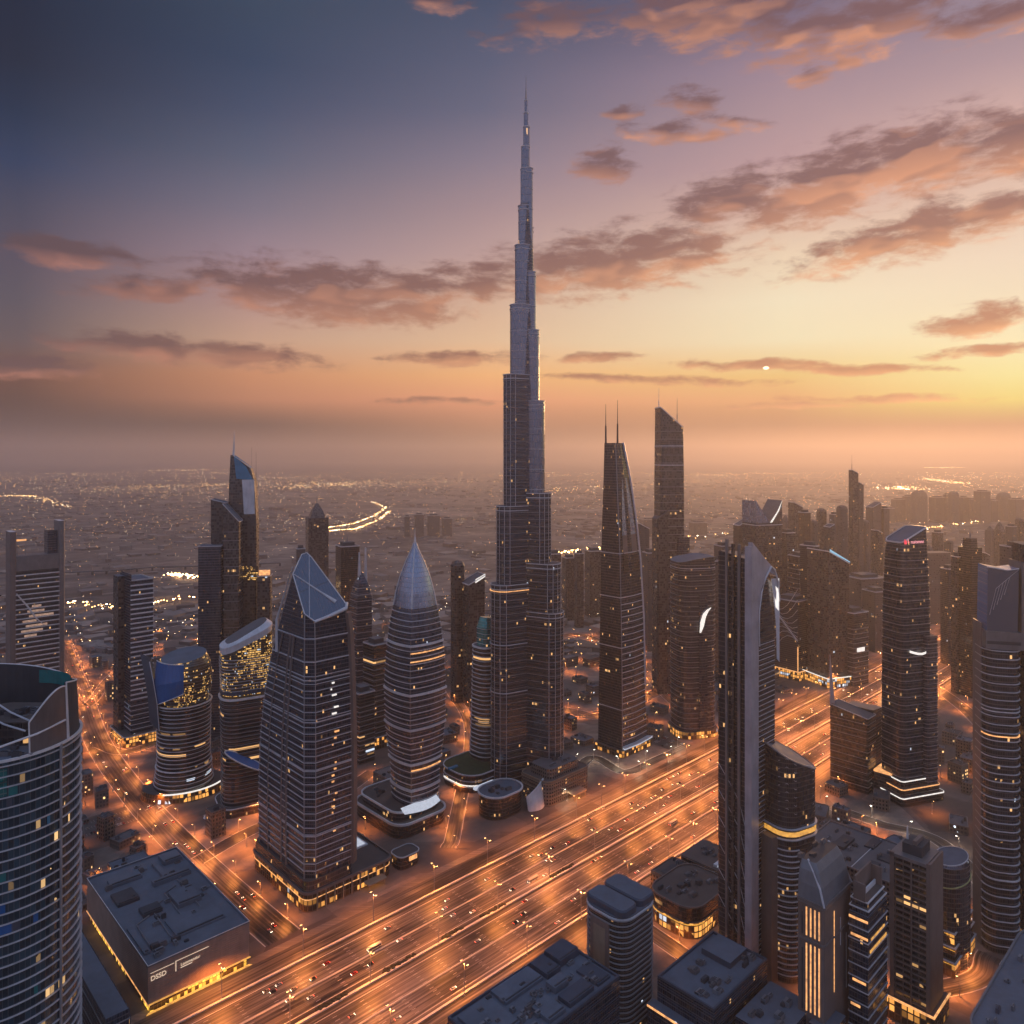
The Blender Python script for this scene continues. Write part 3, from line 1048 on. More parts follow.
# ---- podium hall of the tallest tower
t = thing('podium_hall', 'beige stepped hall at the foot of the tallest tower beside a white sail', 'hall', *fc(548, gd(808), 72, 46), TH)
pl = rrect(72, 46, 8)
skin(t, [rg(pl, 0), rg(pl, 26)], F_STONE, M_ROOFB, (8, .6, .6, M_BEIGE))
b = MB()
b.loft([rg(rrect(52, 34, 6), 26), rg(rrect(50, 32, 6), 36)], F_STONE, M_ROOFG)
b.build('upper_storey', t)
parapet(t, pl, 26, 1.2, .8, M_BEIGE)
rooftops(t, -24, 24, -14, 14, 36, 7, 7)
b = MB()
b.slab(rrect(22, 12, 2, cx=6, cy=-29), 7, 8.4, M_BEIGE)
b.slab(rrect(18, 9, 2, cx=6, cy=-29), 6.2, 6.98, G_WARM)
for q in (-3, 6, 15):
    b.tube([(q, -33, 0), (q, -33, 6.2)], .5, M_BEIGE, 8)
b.build('entrance_canopy', t)
x, y = GP(537, 808)
t = thing('sail_canopy', 'white curved sail standing against the hall below the tallest tower', 'canopy', x, y, TH)
b = MB()
n = 10
front_, back_ = [], []
for q in range(n + 1):
    f = q / n
    front_.append((-13 + 25 * f, -1 - 5 * math.sin(math.pi * f), 0.3))
    back_.append((-13 + 26 * f, 3 - 2 * math.sin(math.pi * f), 15 + 13 * f))
b.loft([front_, back_, [(p[0], p[1] + 1.2, p[2]) for p in back_], [(p[0], p[1] + 2.0, .3) for p in front_]], M_WHITE, closed=False)
b.build('sail', t)
b = MB()
b.tube(back_, .5, M_BANDW)
b.tube([front_[-1], back_[-1]], .5, M_BANDW)
b.build('frame', t)

# ---- drum building with a white rim
x, y = GP(500, 822)
t = thing('drum_building', 'round bronze drum building with a pale roof rim beside the highway', 'building', x, y + 26, TH)
pl = rrect(50, 36, 17, 8)
rr = [rg(pl, 0), rg(pl, 24)]
skin(t, rr, F_BROWN, M_ROOF)
crown_edge(t, [(x_, y_, 24.3) for x_, y_ in pl], M_BANDW, 1.6, 1.6, 'roof_rim')
rooftops(t, -18, 18, -12, 12, 24, 8, 7)
b = MB()
b.slab(rrect(30, 6, 2, 4, -4, 22), 21, 23, G_SOFT)
b.build('skylight', t)

# ---- small banded tower with a teal glass top
t = thing('banded_tower', 'slim banded round tower with a teal glass crown beside the tallest tower', 'tower', *AT(486.5, 925), TH)
pl = rrect(33, 33, 13, 6)
D_ = 925
rr = [rg(pl, 20, 1.16), rg(pl, HZ(740, D_), 1.1), rg(pl, HZ(690, D_), 1.0), rg(pl, HZ(645, D_), .92)]
skin(t, rr, F_RIB, M_ROOF, (5.2, .9, 1.0, M_BAND))
crown_edge(t, rg(pl, HZ(645, D_), .92), M_BANDW, 1.4, 2.0)
b = MB()
r2 = [rg(rrect(20, 20, 5), HZ(645, D_)), rg(rrect(20, 20, 5), HZ(626, D_)), rg(rrect(14, 14, 4), lambda x_, y_: HZ(617, D_) - .12 * x_)]
b.loft(r2, F_TEAL, M_TEAL)
b.bands(r2, HZ(642, D_), HZ(624, D_), 6, .3, .5, M_BAND)
b.build('glass_crown', t)
mast(t, -9, 6, HZ(645, D_), HZ(600, D_), .7, .12)
mast(t, 6, 7, HZ(645, D_), HZ(604, D_), .5, .12)
t = thing('round_podium', 'wide round podium with a lawn roof under the slim banded tower', 'podium', *AT(478, 905), TH)
pl = rrect(78, 62, 22, 8)
skin(t, [rg(pl, 0), rg(pl, 20)], F_MARKET if False else F_BROWN, M_LAWN, (6.6, 1.0, .8, M_BAND))
crown_edge(t, rg(pl, 20.4), M_BAND, 1.2, 1.2)
b = MB()
b.slab(rrect(26, 8, 2, 3, 20, -20), 20.05, 21, M_BLUE)
b.build('roof_pool', t)
b = MB()
b.rim(rg(pl, 8.5), 1.4, .7, G_WHITE, sel=range(24, 33))
b.build('light_strip', t)
b = MB()
b.slab(rrect(14, 3.5, 1, 2, -34, 6), 20.05, 22, M_BLUEP)
b.build('skylight', t)

# ---- pointed bulging tower
D_ = 800
t = thing('pointed_tower', 'bulging banded tower tapering to a blue glass point behind the wide highway', 'tower', *AT(415, D_ + 6), TH)
sz = 40.0
pl = bulge(sz, sz, 3.2, 8)
prof = [(842, .90), (800, .88), (765, .93), (742, 1.06), (720, 1.14), (690, 1.16), (660, 1.12), (640, 1.04), (620, .94), (606, .82)]
rr = [rg(pl, max(0, HZ(y_, D_)), s_) for y_, s_ in prof]
b = MB()
b.loft(rr, F_NAVY, M_ROOF)
b.bands(rr, HZ(800, D_), HZ(610, D_), 6.3, .8, .75, M_BAND, jit=.7)
for y_, mt in ((641, M_BANDW), (688, M_BANDW), (722, M_BAND), (757, M_BANDW), (783, M_BAND)):
    b.rim(ring_at(rr, HZ(y_, D_)), 1.5, 2.2, mt, down=0)
for y_ in (648, 656, 763):
    b.rim(ring_at(rr, HZ(y_, D_)), 1.1, 1.0, G_WARM, sel=range(0, 8))
b.build('facade', t)
b = MB()
prof2 = [(606, .82), (592, .72), (576, .555), (562, .35), (550, .14), (543, .05)]
rr2 = [rg(pl, HZ(y_, D_), s_, (0 if y_ > 580 else .0)) for y_, s_ in prof2]
b.loft(rr2, F_CLEAR, M_BANDW)
b.build('glass_crown', t)
b = MB()
for i in (0, 8, 24):
    b.tube([r[i] for r in rr2], [.9, .8, .7, .6, .5, .4], M_BANDW)
b.build('crown_ribs', t)
mast(t, 0, 0, HZ(546, D_), HZ(528, D_), 1.2, .15, M_BANDW)
b = MB()
b.tube([(-sz * .455, -sz * .455, 5), (-sz * .44, -sz * .44, HZ(800, D_)), (-sz * .46, -sz * .46, HZ(765, D_)), (-sz * .56, -sz * .56, HZ(720, D_)), (-sz * .575, -sz * .575, HZ(690, D_)), (-sz * .55, -sz * .55, HZ(660, D_)),
        (-sz * .51, -sz * .51, HZ(640, D_)), (-sz * .405, -sz * .405, HZ(606, D_))], .7, M_FRAMEB)
b.build('corner_fin', t)
t = thing('curved_podium', 'curved two tier podium with a bright white ledge under the pointed tower', 'podium', *AT(408, 800), TH)
pl = rrect(66, 88, 15, 7, 0, 14)
skin(t, [rg(pl, 0), rg(pl, 14)], F_BROWN, M_ROOFB)
crown_edge(t, rg(pl, 14.2), M_BAND, 1.8, 2.2)
pl2 = rrect(58, 76, 14, 7, 0, 15)
skin(t, [rg(pl2, 14), rg(pl2, 23)], F_DARK, M_ROOFB, name='upper_tier')
crown_edge(t, rg(pl2, 23.4), M_BANDW, 1.6, 1.7)
b = MB()
q1 = [(-23 + 46 * f / 8, -26.5 - 6.5 * math.sin(math.pi * f / 8), 23.2) for f in range(9)]
q2 = [(p[0], -19.5, 27) for p in q1]
b.loft([q1, q2, [(p[0], p[1] + .8, p[2]) for p in q2], [(p[0], p[1] + .8, p[2]) for p in q1]], G_SOFT, closed=False)
b.build('entrance_canopy', t)
rooftops(t, -22, 22, 22, 46, 23, 7, 6)
x, y = GP(404, 868)
t = thing('kiosk_building', 'small rounded building with a lit sign panel between two podiums', 'building', x, y + 8, TH)
pl = rrect(24, 18, 6)
skin(t, [rg(pl, 0), rg(pl, 12)], F_BROWN, M_ROOFB)
crown_edge(t, rg(pl, 12.2), M_BAND, .8, 1)
b = MB()
b.box(-2, 7, -9.6, -9.05, 6.5, 10.5, G_WARM)
b.build('sign_panel', t)

# ---- the big faceted tower in front
D_ = 640
W_, P_ = wR(308, D_, 353), 98.0
t = thing('faceted_tower', 'big dark faceted tower with a sloping glass roof rising beside the wide highway', 'tower', *fc(308, D_, W_, P_), TH)
ch = 7.0


def octo(w, d, c1):
    return [(-w / 2 + c1, -d / 2), (w / 2 - c1 * .4, -d / 2), (w / 2, -d / 2 + c1 * .4), (w / 2, d / 2 - c1 * .3), (w / 2 - c1 * .3, d / 2), (-w / 2 + c1 * .3, d / 2), (-w / 2, d / 2 - c1 * .3), (-w / 2, -d / 2 + c1)]


def shrink(f, g_):  # f: width factor, g_: depth factor, the nearest corner stays
    w, d = W_ * f, P_ * g_
    return [(x_ - W_ / 2 + w / 2, y_ - P_ / 2 + d / 2) for x_, y_ in octo(w, d, ch * f)]


rr = [rg(shrink(1, .96), 26), rg(shrink(1.01, .975), 60), rg(shrink(1.015, .965), 100), rg(shrink(1.01, .92), 138), rg(shrink(.99, .83), 174), rg(shrink(.96, .71), 206), rg(shrink(.925, .58), 232),
      rg(shrink(.87, .42), lambda x_, y_: 246 + .22 * (x_ + W_ / 2) + 1.0 * (y_ + P_ / 2))]
# the far edge of the crown draws in to a peak
tr = list(rr[-1])
zc = lambda x_, y_: 246 + .22 * (x_ + W_ / 2) + 1.22 * (y_ + P_ / 2)
for i_, (fx, dy) in {3: (.62, -2.0), 4: (.55, 0.0), 5: (.42, 0.0), 6: (.06, -8.0)}.items():
    x_, y_ = -W_ / 2 + W_ * .87 * fx, tr[i_][1] + dy
    tr[i_] = (x_, y_, zc(x_, y_))
for i_ in (0, 1, 2, 7):
    tr[i_] = (tr[i_][0], tr[i_][1], zc(tr[i_][0], tr[i_][1]))
rr[-1] = tr
b = MB()
b.loft(rr, F_NAVY, F_SLOPE)
b.bands(rr, 32, 205, 6.2, .9, .42, M_BAND, jit=.5)
for z in (62, 118, 160, 196, 212, 232):
    b.rim(ring_at(rr, z), .8, .8, M_BAND)
b.build('facade', t)
b = MB()
top = rr[-1]
b.tube([top[i] for i in range(8)] + [top[0]], .55, M_BANDW)
cm = [(Vector(top[0]) + Vector(top[7])) / 2, (Vector(top[3]) + Vector(top[4])) / 2]
b.tube([cm[0] + Vector((0, 0, .2)), cm[1] + Vector((0, 0, .2))], .3, M_BAND)
b.tube([Vector(top[6]) + Vector((0, 0, .3)), Vector(top[6]) * .45 + Vector(top[1]) * .55 + Vector((0, 0, .3)), Vector(top[1]) * .82 + Vector(top[6]) * .18 + Vector((0, 0, .3))], [.4, .8, 1.9], M_WHITE)
b.build('roof_ribs', t)
b = MB()
v1 = Vector(top[1])
v0 = Vector(top[0])
v2 = Vector(top[2])
b.tube([v0 + Vector((0, -.6, -.6)), (v0 + v1) / 2 + Vector((0, -1.6, -.3)), v1 + Vector((.6, -.8, .2)), v2 + Vector((1, 0, .8))], [1.0, 1.5, 1.7, 1.3], M_WHITE)
b.build('curved_sill', t)
b = MB()
cf = [[r[1], (r[1][0] + 1.5, r[1][1] - 2.6, r[1][2]), (r[2][0] + 4.2, r[2][1] - 2.2, r[2][2]), (r[2][0] + 4.2, r[2][1] + 3, r[2][2]), (r[2][0], r[2][1] + 3, r[2][2])] for r in rr]
cf[-1] = [(p[0], p[1], min(q[2] for q in cf[-1]) - 4) for p in cf[-1]]
b.loft(cf, M_FRAMEB, M_FRAMEB)
b.build('corner_fin', t)
for f_, r_ in ((.36, 1.1), (.47, 1.1), (.78, .7)):   # pale piers on the long left face
    b = MB()
    b.tube([Vector(q[7]).lerp(Vector(q[6]), f_) + Vector((-.4, 0, 0)) for q in rr[:-1]], r_, M_FRAMEG)
    b.build('pier', t)
b = MB()
pq = [[Vector(q[7]).lerp(Vector(q[6]), f_) + Vector((-.35, 0, 0)) for f_ in (.37, .46)] for q in rr[:-1]]
b.loft(pq, F_SLOPE, closed=False)
b.build('recessed_glass', t)
b = MB()
b.tube([Vector(rr[-2][6]) + Vector((-1, 0, -20)), Vector(rr[-2][6]) + Vector((0, 2, 8)), Vector(rr[-1][6]) + Vector((0, 1, 6))], [1.6, 1.4, .5], M_BAND)
b.build('crown_blade', t)
for c_, r_ in ((0, .5), (7, .5), (6, .45)):
    b = MB()
    b.tube([Vector(q[c_]) + Vector((0, -.3, 0)) for q in rr], r_, M_BANDD)
    b.build('corner_trim', t)
b = MB()
for q in range(26):
    z = 60 + q * 5.4
    r_ = ring_at(rr, z)
    a_, c_ = Vector(r_[0]), Vector(r_[1])
    f0 = .48 + .05 * math.sin(q * 1.3)
    if random.random() < .75:
        p_ = a_ + (c_ - a_) * f0
        L_ = random.choice((1.2, 1.6, 2.4)) if q < 16 or q > 22 else 4.5
        b.box(p_.x, p_.x + L_, p_.y - 1.05, p_.y - .55, z + .5, z + 1.9, G_WARM if q < 17 else G_WHITE)
b.build('lit_rooms', t)
# its podium
t = thing('lit_podium', 'podium with golden lit shopfronts under the big faceted tower', 'podium', *fc(306, D_ - 4, W_ + 44, P_ + 6), TH)
w, d = W_ + 44, P_ + 6
pl = rrect(w, d, 8)
skin(t, [rg(pl, 0), rg(pl, 16)], F_MARKET, M_ROOFB)
b = MB()
b.loft([rg(rrect(w - 44 + 4, d, 7, cx=-20, cy=0), 16.0), rg(rrect(w - 44 + 2, d - 2, 7, cx=-20, cy=0), 26)], F_DARK, M_ROOFB)
b.build('upper_tier', t)
crown_edge(t, rg(pl, 16.4), M_FRAMEB, 1.5, 2.2)
crown_edge(t, rg(pl, 10.6), G_WARM, .5, .5, 'light_strip')
b = MB()
b.slab(rrect(26, 34, cx=w / 2 - 17, cy=0), 16.05, 17.2, M_BANDW)
b.slab(rrect(22, 30, cx=w / 2 - 17, cy=0), 17.25, 17.8, G_SOFT)
b.build('skylight', t)
for q in range(9):
    b = MB()
    b.tube([(-w / 2 + 10 + q * 8.5, -d / 2 - 1.2, 0), (-w / 2 + 10 + q * 8.5, -d / 2 - 1.2, 15)], .7, M_BEIGE, 8)
    b.build('column', t)
b = MB()
b.slab(rrect(20, 9, 2, cx=w / 2 - 22, cy=-d / 2 - 5), 5.4, 6.4, M_BEIGE)
b.slab(rrect(17, 7, 1, cx=w / 2 - 22, cy=-d / 2 - 5), 4.8, 5.38, G_GOLD)
b.tube([(w / 2 - 30, -d / 2 - 8, 0), (w / 2 - 30, -d / 2 - 8, 5)], .4, M_BEIGE)
b.tube([(w / 2 - 14, -d / 2 - 8, 0), (w / 2 - 14, -d / 2 - 8, 5)], .4, M_BEIGE)
b.build('entrance_canopy', t)
rooftops(t, w / 2 - 44, w / 2 - 31, -d / 2 + 4, d / 2 - 4, 16, 5, 5)

# ---- pyramid tower with two masts
D_ = gd(757)
W_, P_ = wR(622, D_, 648), wL(622, D_, 598)
t = thing('pyramid_tower', 'tall dark tapering tower with a notched side and two masts right of the tallest tower', 'tower', *fc(622, D_, W_, P_), TH)
x0, y0 = -W_ / 2, -P_ / 2
cols = []
for y_, wf, df, off in ((757, 1, 1, 0), (690, .92, .95, -.5), (620, .90, .86, -2), (560, .81, .76, -4), (520, .70, .66, -6.5), (480, .54, .54, -9.0), (443, .32, .44, -11.5)):
    z = max(0, HZ(y_, D_ + 15))
    w, d = W_ * wf, P_ * df
    a0 = y0 - off
    cols.append([(x0 + 1.2, a0, z), (x0 + w * .5, a0 - 1.2, z), (x0 + w, a0 + 1.5, z), (x0 + w, a0 + d, z), (x0, a0 + d, z), (x0, a0 + 1.2, z)])
b = MB()
b.loft(cols, F_DARK, M_BAND)
b.bands(cols, 20, HZ(600, D_), 8, .7, .8, M_BAND, sel=(0, 1))
for z in (60, 140, 205, 262):
    b.rim(ring_at(cols, z), .8, 1.0, M_BAND)
b.build('facade', t)
b = MB()
e1 = [Vector(r[2]) for r in cols]
b.tube([p + Vector((.6, 0, 0)) for p in e1[1:]], [1.6, 1.6, 1.7, 1.9, 2.2, 2.4], M_BAND)
b.tube([Vector(r[0]) for r in cols], .6, M_BANDD)
b.build('corner_fin', t)
b = MB()   # closed panels coloured for an open notch with haze seen through it
zz = [HZ(q, D_ + 15) for q in (572, 553, 535, 500, 478)]
nt = []
for z, f0, f1 in zip(zz, (.15, .12, .12, .2, .35), (.88, .88, .86, .8, .7)):
    r_ = ring_at(cols, z)
    a, c_ = Vector(r_[0]), Vector(r_[2])
    nt.append([a + (c_ - a) * f0 + Vector((0, -1.5, 0)), a + (c_ - a) * f1 + Vector((0, -1.5, 0))])
for mat_, i0, i1 in ((F_BROWN, 0, 1), (M_FRAMEB, 1, 2), (F_CLEAR, 2, 4)):
    b.loft([nt[q] for q in range(i0, i1 + 1)], mat_, closed=False)
b.build('notch_panel', t)
mast(t, x0 + 1.5, y0 + 12 + P_ * .40, HZ(443, D_ + 15) - 1, HZ(404, D_ + 15), 1.3, .2, M_UNITD)
mast(t, x0 + W_ * .13, y0 + 13, HZ(443, D_ + 15) - 1, HZ(400, D_ + 15), 1.3, .2, M_UNITD)
b = MB()
b.rim([(p[0], p[1], 11) for p in cols[0]], 5.5, 1.2, G_SOFT, sel=(0, 1))
b.rim([(p[0], p[1], 12.6) for p in cols[0]], 6, 1.0, M_BANDW, sel=(0, 1))
b.build('entrance_canopy', t)
b = MB()
b.loft([rg(rrect(W_ + 9, P_ + 9, 4), 0), rg(rrect(W_ + 9, P_ + 9, 4), 9)], F_MARKET, M_ROOFB)
b.build('base_storeys', t)

# ---- tall blade tower with slanted top
D_ = 1245
t = thing('slant_top_tower', 'very tall slim grey tower with a curved slanted top and two masts', 'tower', *AT(669, D_), R(8))
w = 25 * D_ / F
pl = rrect(w, 36, 5)
za, zb = HZ(407, D_), HZ(428, D_)
rr = [rg(pl, 0, 1.03), rg(pl, HZ(560, D_), 1.02), rg(pl, HZ(470, D_), .99), rg(pl, lambda x_, y_: zb + (za - zb) * ((.5 - x_ / w) if x_ < w * .45 else 0) ** 1.3, .94)]
skin(t, rr, F_CLEAR if False else F_GREY, M_BANDW, (13, .5, .8, M_BANDD))
for y_ in (446, 465):
    crown_edge(t, ring_at(rr, HZ(y_, D_)), M_BANDW, .6, 1.4, 'ledge')
crown_edge(t, rr[-1], M_BANDW, .7, 1.6)
b = MB()
r2 = [rg(rrect(w * .46, 30, 3, 5, -w * .42, -6), 0), rg(rrect(w * .46, 30, 3, 5, -w * .42, -6), lambda x_, y_: HZ(505, D_) + x_ * .8)]
b.loft(r2, F_GREY, M_ROOFG)
b.build('lower_wing', t)
b = MB()
r2 = [rg(rrect(w * .5, 30, 3, 5, w * .42, -8), 0), rg(rrect(w * .5, 30, 3, 5, w * .42, -8), HZ(536, D_))]
b.loft(r2, F_NAVY, M_ROOFG)
b.build('side_wing', t)
mast(t, -w * .42, 0, za - 8, HZ(388, D_), .9, .2, M_BANDW)
mast(t, w * .34, 0, zb, HZ(398, D_), 1.1, .2, M_SPIRE)

# ---- dark round-fronted tower before it
D_ = 1056
t = thing('round_front_tower', 'dark round fronted tower with a white leaf light before the slant topped tower', 'tower', *AT(692.5, D_), R(14))
pl = rrect(56, 48, 16, 6)
rr = [rg(pl, 0, 1.0), rg(pl, HZ(640, D_), 1.0), rg(pl, lambda x_, y_: HZ(556, D_) + .12 * x_ - .010 * x_ * x_ * .4)]
skin(t, rr, F_DARK, M_ROOF, (7, .6, .6, M_BANDD))
crown_edge(t, rg(pl, HZ(566, D_)), M_BAND, .5, .8, 'ledge')
b = MB()
b.prism(rrect(12, 3, cx=3, cy=-24.8), 8, HZ(590, D_), F_NAVY)
b.build('centre_strip', t)
b = MB()
lf = [(-4, 628), (-3, 618), (1, 610), (7, 606), (14, 604)]
lf2 = [(-2, 628), (2, 622), (5, 613), (10, 607.5), (14, 604.5)]
b.loft([[(p, -26.6 - (1.5 if p < 10 else .2), HZ(q, D_)) for p, q in lf], [(p, -27.4 - (1.5 if p < 10 else .2), HZ(q, D_)) for p, q in lf2]], G_WHITE, closed=False)
b.build('leaf_light', t)
b = MB()
b.loft([rg(pl, 0, 1.12), rg(pl, 10, 1.12)], F_MARKET, M_ROOFB)
b.build('base_storeys', t)

# ---- leaf tower, in front of the highway on the right
D_ = 552
W_, P_ = wR(750, D_, 776), wL(750, D_, 717)
t = thing('leaf_tower', 'slender dark tower with a white rimmed leaf shaped window near its curved top', 'tower', *fc(750, D_, W_, P_), TH)
x0, y0 = -W_ / 2, -P_ / 2
zt = HZ(548, D_)
pl = rrect(W_, P_, 2.5, 3)
rr = [rg(pl, 0), rg(pl, 120), rg(pl, HZ(600, D_)), rg(pl, lambda x_, y_: HZ(560, D_) - .62 * (x_ - x0) * (1 if y_ < y0 + P_ * .4 else .2) + (5 if y_ > 0 else 0))]
b = MB()
b.loft(rr, F_DARK, M_ROOFG)
b.bands(rr, 8, HZ(645, D_), 3.8, .35, .4, M_BAND, sel=(17, 18, 0, 1, 2, 3) if False else range(14, 16))
b.build('facade', t)
b = MB()  # the mauve blade that wraps the nearest corner and sweeps down to the right
bl = []
for f, z in ((0, HZ(542, D_)), (.25, HZ(552, D_)), (.5, HZ(562, D_)), (.75, HZ(571, D_)), (.93, HZ(582, D_)), (1.0, HZ(597, D_))):
    bl.append((x0 - .8 + (W_ + 1.2) * f, z))
low = [(x0 - .8, 0), (x0 + 8.5, 0), (x0 + 8.5, HZ(640, D_)), (x0 + 9.5, HZ(610, D_)), (x0 + 13, HZ(590, D_)), (x0 + W_ * .6, HZ(576, D_) + 1)]
outl = [low[0], low[1], low[2], low[3], low[4], low[5]] + bl[::-1][1:]
fr = [(p, y0 - 2.4, z) for p, z in outl]
bk = [(p, y0 + 1.0, z) for p, z in outl]
b.face(fr, M_BLADE)
b.face(bk[::-1], M_BLADE)
for i in range(len(fr)):
    j = (i + 1) % len(fr)
    b.face([fr[i], bk[i], bk[j], fr[j]], M_BLADE)
b.box(x0 - 2.2, x0 - .82, y0 - 2.4, y0 + 3, 0, HZ(546, D_), M_BLADE)
b.build('corner_blade', t)
b = MB()
arch = [(x0 + 9, HZ(648, D_)), (x0 + 8.2, HZ(632, D_)), (x0 + 8.6, HZ(612, D_)), (x0 + 12, HZ(594, D_)), (x0 + 18, HZ(580, D_)), (x0 + W_ * .66, HZ(570, D_)), (x0 + W_ * .8, HZ(574, D_)), (x0 + W_ * .95, HZ(588, D_)), (x0 + W_ + .2, HZ(608, D_))]
b.tube([(p, y0 - 3.0, z) for p, z in arch], [.3, .45, .5, .6, .7, .9, .8, .7, .5], M_BANDW)
b.build('leaf_rim', t)
b = MB()
l1 = [(x0 + W_ * .74, HZ(583, D_)), (x0 + W_ * .80, HZ(596, D_)), (x0 + W_ * .86, HZ(612, D_)), (x0 + W_ * .93, HZ(634, D_)), (x0 + W_ * .96, HZ(668, D_))]
l2 = [(x0 + W_ + .8, HZ(584, D_)), (x0 + W_ + .8, HZ(598, D_)), (x0 + W_ + .7, HZ(618, D_)), (x0 + W_ + .6, HZ(640, D_)), (x0 + W_ + .5, HZ(672, D_))]
b.loft([[(p, y0 - 1.4, z) for p, z in l1], [(p, y0 - 2.6, z) for p, z in l2]], M_WHITE, closed=False)
b.loft([[(p, y0 - 1.35, z) for p, z in l1[:3]], [(p - 1, y0 - 2.5, z) for p, z in l2[:3]]], G_WHITE, closed=False)
b.build('leaf_blade', t)
for q in (0, .33, .67):
    b = MB()
    yy = y0 + P_ * (.3 + .28 * q * 2.0)
    b.prism(rrect(2.0, 1.9, cx=x0 - .9, cy=yy), 0, HZ(545 - 4 * (q == .67), D_), M_FRAMEG if q != .33 else F_GREY)
    b.build('pilaster', t)
b = MB()
for q in range(6):
    z0 = 22 + q * 20
    b.tube([(x0 - .3, y0 + P_ * .95, z0 + 34), (x0 - .5, y0 + P_ * .6, z0 + 22), (x0 - .5, y0 + P_ * .3, z0 + 10), (x0 - .5, y0 + P_ * .12, z0 - 8)], .22, M_BAND, 5)
b.build('diagonal_ribs', t)
rooftops(t, x0 + 6, -x0 - 6, 0, -y0 - 2, HZ(556, D_) - 8, 3, 5, h=(6, 9))

# ---- rounded tower with a golden ring, leaning against the leaf tower
D_ = 572
t = thing('gold_ring_tower', 'dark rounded tower with a golden lit ring below its slanted roof', 'tower', *AT(787, D_), R(28))
pl = rrect(37, 34, 12, 6)
rr = [rg(pl, 0), rg(pl, HZ(835, D_)), rg(pl, lambda x_, y_: HZ(752, D_) - .45 * x_ + .25 * y_)]
b = MB()
b.loft(rr, F_DARK, M_ROOF)
b.bands(rr, 6, HZ(835, D_), 4.2, .5, .5, M_BANDD, sel=range(0, 12))
b.bands(rr, 6, HZ(835, D_), 4.2, .9, .6, M_BAND, sel=range(20, 27))
b.build('facade', t)
crown_edge(t, ring_at(rr, HZ(822, D_)), G_GOLD, .7, 3.2, 'light_ring')
crown_edge(t, ring_at(rr, HZ(817, D_)), M_BAND, 1.5, .8, 'ledge')
crown_edge(t, ring_at(rr, HZ(827, D_)), M_BAND, 1.5, .8, 'ledge')
crown_edge(t, rr[-1], M_BANDD, .5, 1.0)
b = MB()
for q in range(7):
    z = HZ(800 - q * 8, D_)
    r_ = ring_at(rr, z)
    b.tube([Vector(r_[22]), Vector(r_[24]) + Vector((0, 0, 2.5)), Vector(r_[26]) + Vector((0, 0, -2)), Vector(r_[1]) + Vector((0, 0, 2))], .22, M_BAND, 5)
b.build('crown_ribs', t)
b = MB()
b.prism(rrect(8, 10, cx=-21, cy=-3), 0, HZ(826, D_), M_FRAMEB)
b.build('side_pier', t)

# ---- tower with the red sign
D_ = gd(800)
W_, P_ = wR(908, D_, 927), wL(908, D_, 885)
t = thing('red_sign_tower', 'dark tower with a red lit sign under its white edged slanted roof', 'tower', *AT(906, D_ + 14), R(18))
w = 40 * D_ / F
pl = rrect(w, 34, 7, 5)
zl, zr_ = HZ(548, D_), HZ(528, D_)
rr = [rg(pl, 0, 1.0), rg(pl, HZ(690, D_), 1.0), rg(pl, HZ(600, D_), .96), rg(pl, HZ(552, D_), .86), rg(pl, lambda x_, y_: zr_ - (zr_ - zl) * max(0, (.42 - x_ / w)) ** 1.6, .80)]
skin(t, rr, F_DARK, M_ROOF, (9, .4, .6, M_BANDD), zr=(10, HZ(560, D_)))
crown_edge(t, rr[-1], M_BANDW, .8, 1.7)
b = MB()
r2 = [rg(rrect(w * .40, 24, 4, 5, w * .36, -10), 0), rg(rrect(w * .40, 24, 4, 5, w * .36, -10), HZ(636, D_))]
b.loft(r2, F_NAVY, M_ROOFG)
b.bands(r2, 12, HZ(640, D_), 5, .3, .5, M_BANDD)
b.build('side_wing', t)
b = MB()
q1 = [(-w * .30 + w * .62 * f / 6, -18.3 - 3.2 * math.sin(math.pi * f / 6), HZ(651, D_) - 3.0 * math.sin(math.pi * f / 6)) for f in range(7)]
b.loft([q1, [(p[0], p[1], p[2] + 2.6) for p in q1]], G_WHITE, closed=False)
b.build('light_ledge', t)
for i, (w2, d2, z1) in enumerate(((w + 16, 50, 10), (w + 10, 44, 18), (w + 5, 39, 26))):
    b = MB()
    p2 = rrect(w2, d2, 4)
    b.loft([rg(p2, 0 if i == 0 else z1 - 8), rg(p2, z1)], F_BROWN, M_ROOFB)
    b.rim(rg(p2, z1 - .6), .6, 1.1, G_WHITE if i != 1 else G_WARM, sel=range(0, 24))
    b.build('base_tier', t)
SGX = [(-.42, 3.2, 'hook'), (-.30, 2.6, 'bar')]
b = MB()
zs = HZ(541.5, D_)
fy = -34 / 2 * .84 - .55
for i, gx in enumerate((-17.5, -16.4, -15.3)):
    b.box(gx, gx + .9, fy - .4, fy, zs - 1.6 + i * -.5, zs + 3.2 - i * 1.2, G_RED)
b.box(-17.5, -14.2, fy - .4, fy, zs - 2.6, zs - 1.7, G_RED)
b.box(-12.6, -11.9, fy - .4, fy, zs - 1.6, zs + 3.0, G_PINK)
b.box(-11.6, -10.4, fy - .4, fy, zs - .6, zs + .2, G_RED)
b.build('sign_emblem', t)


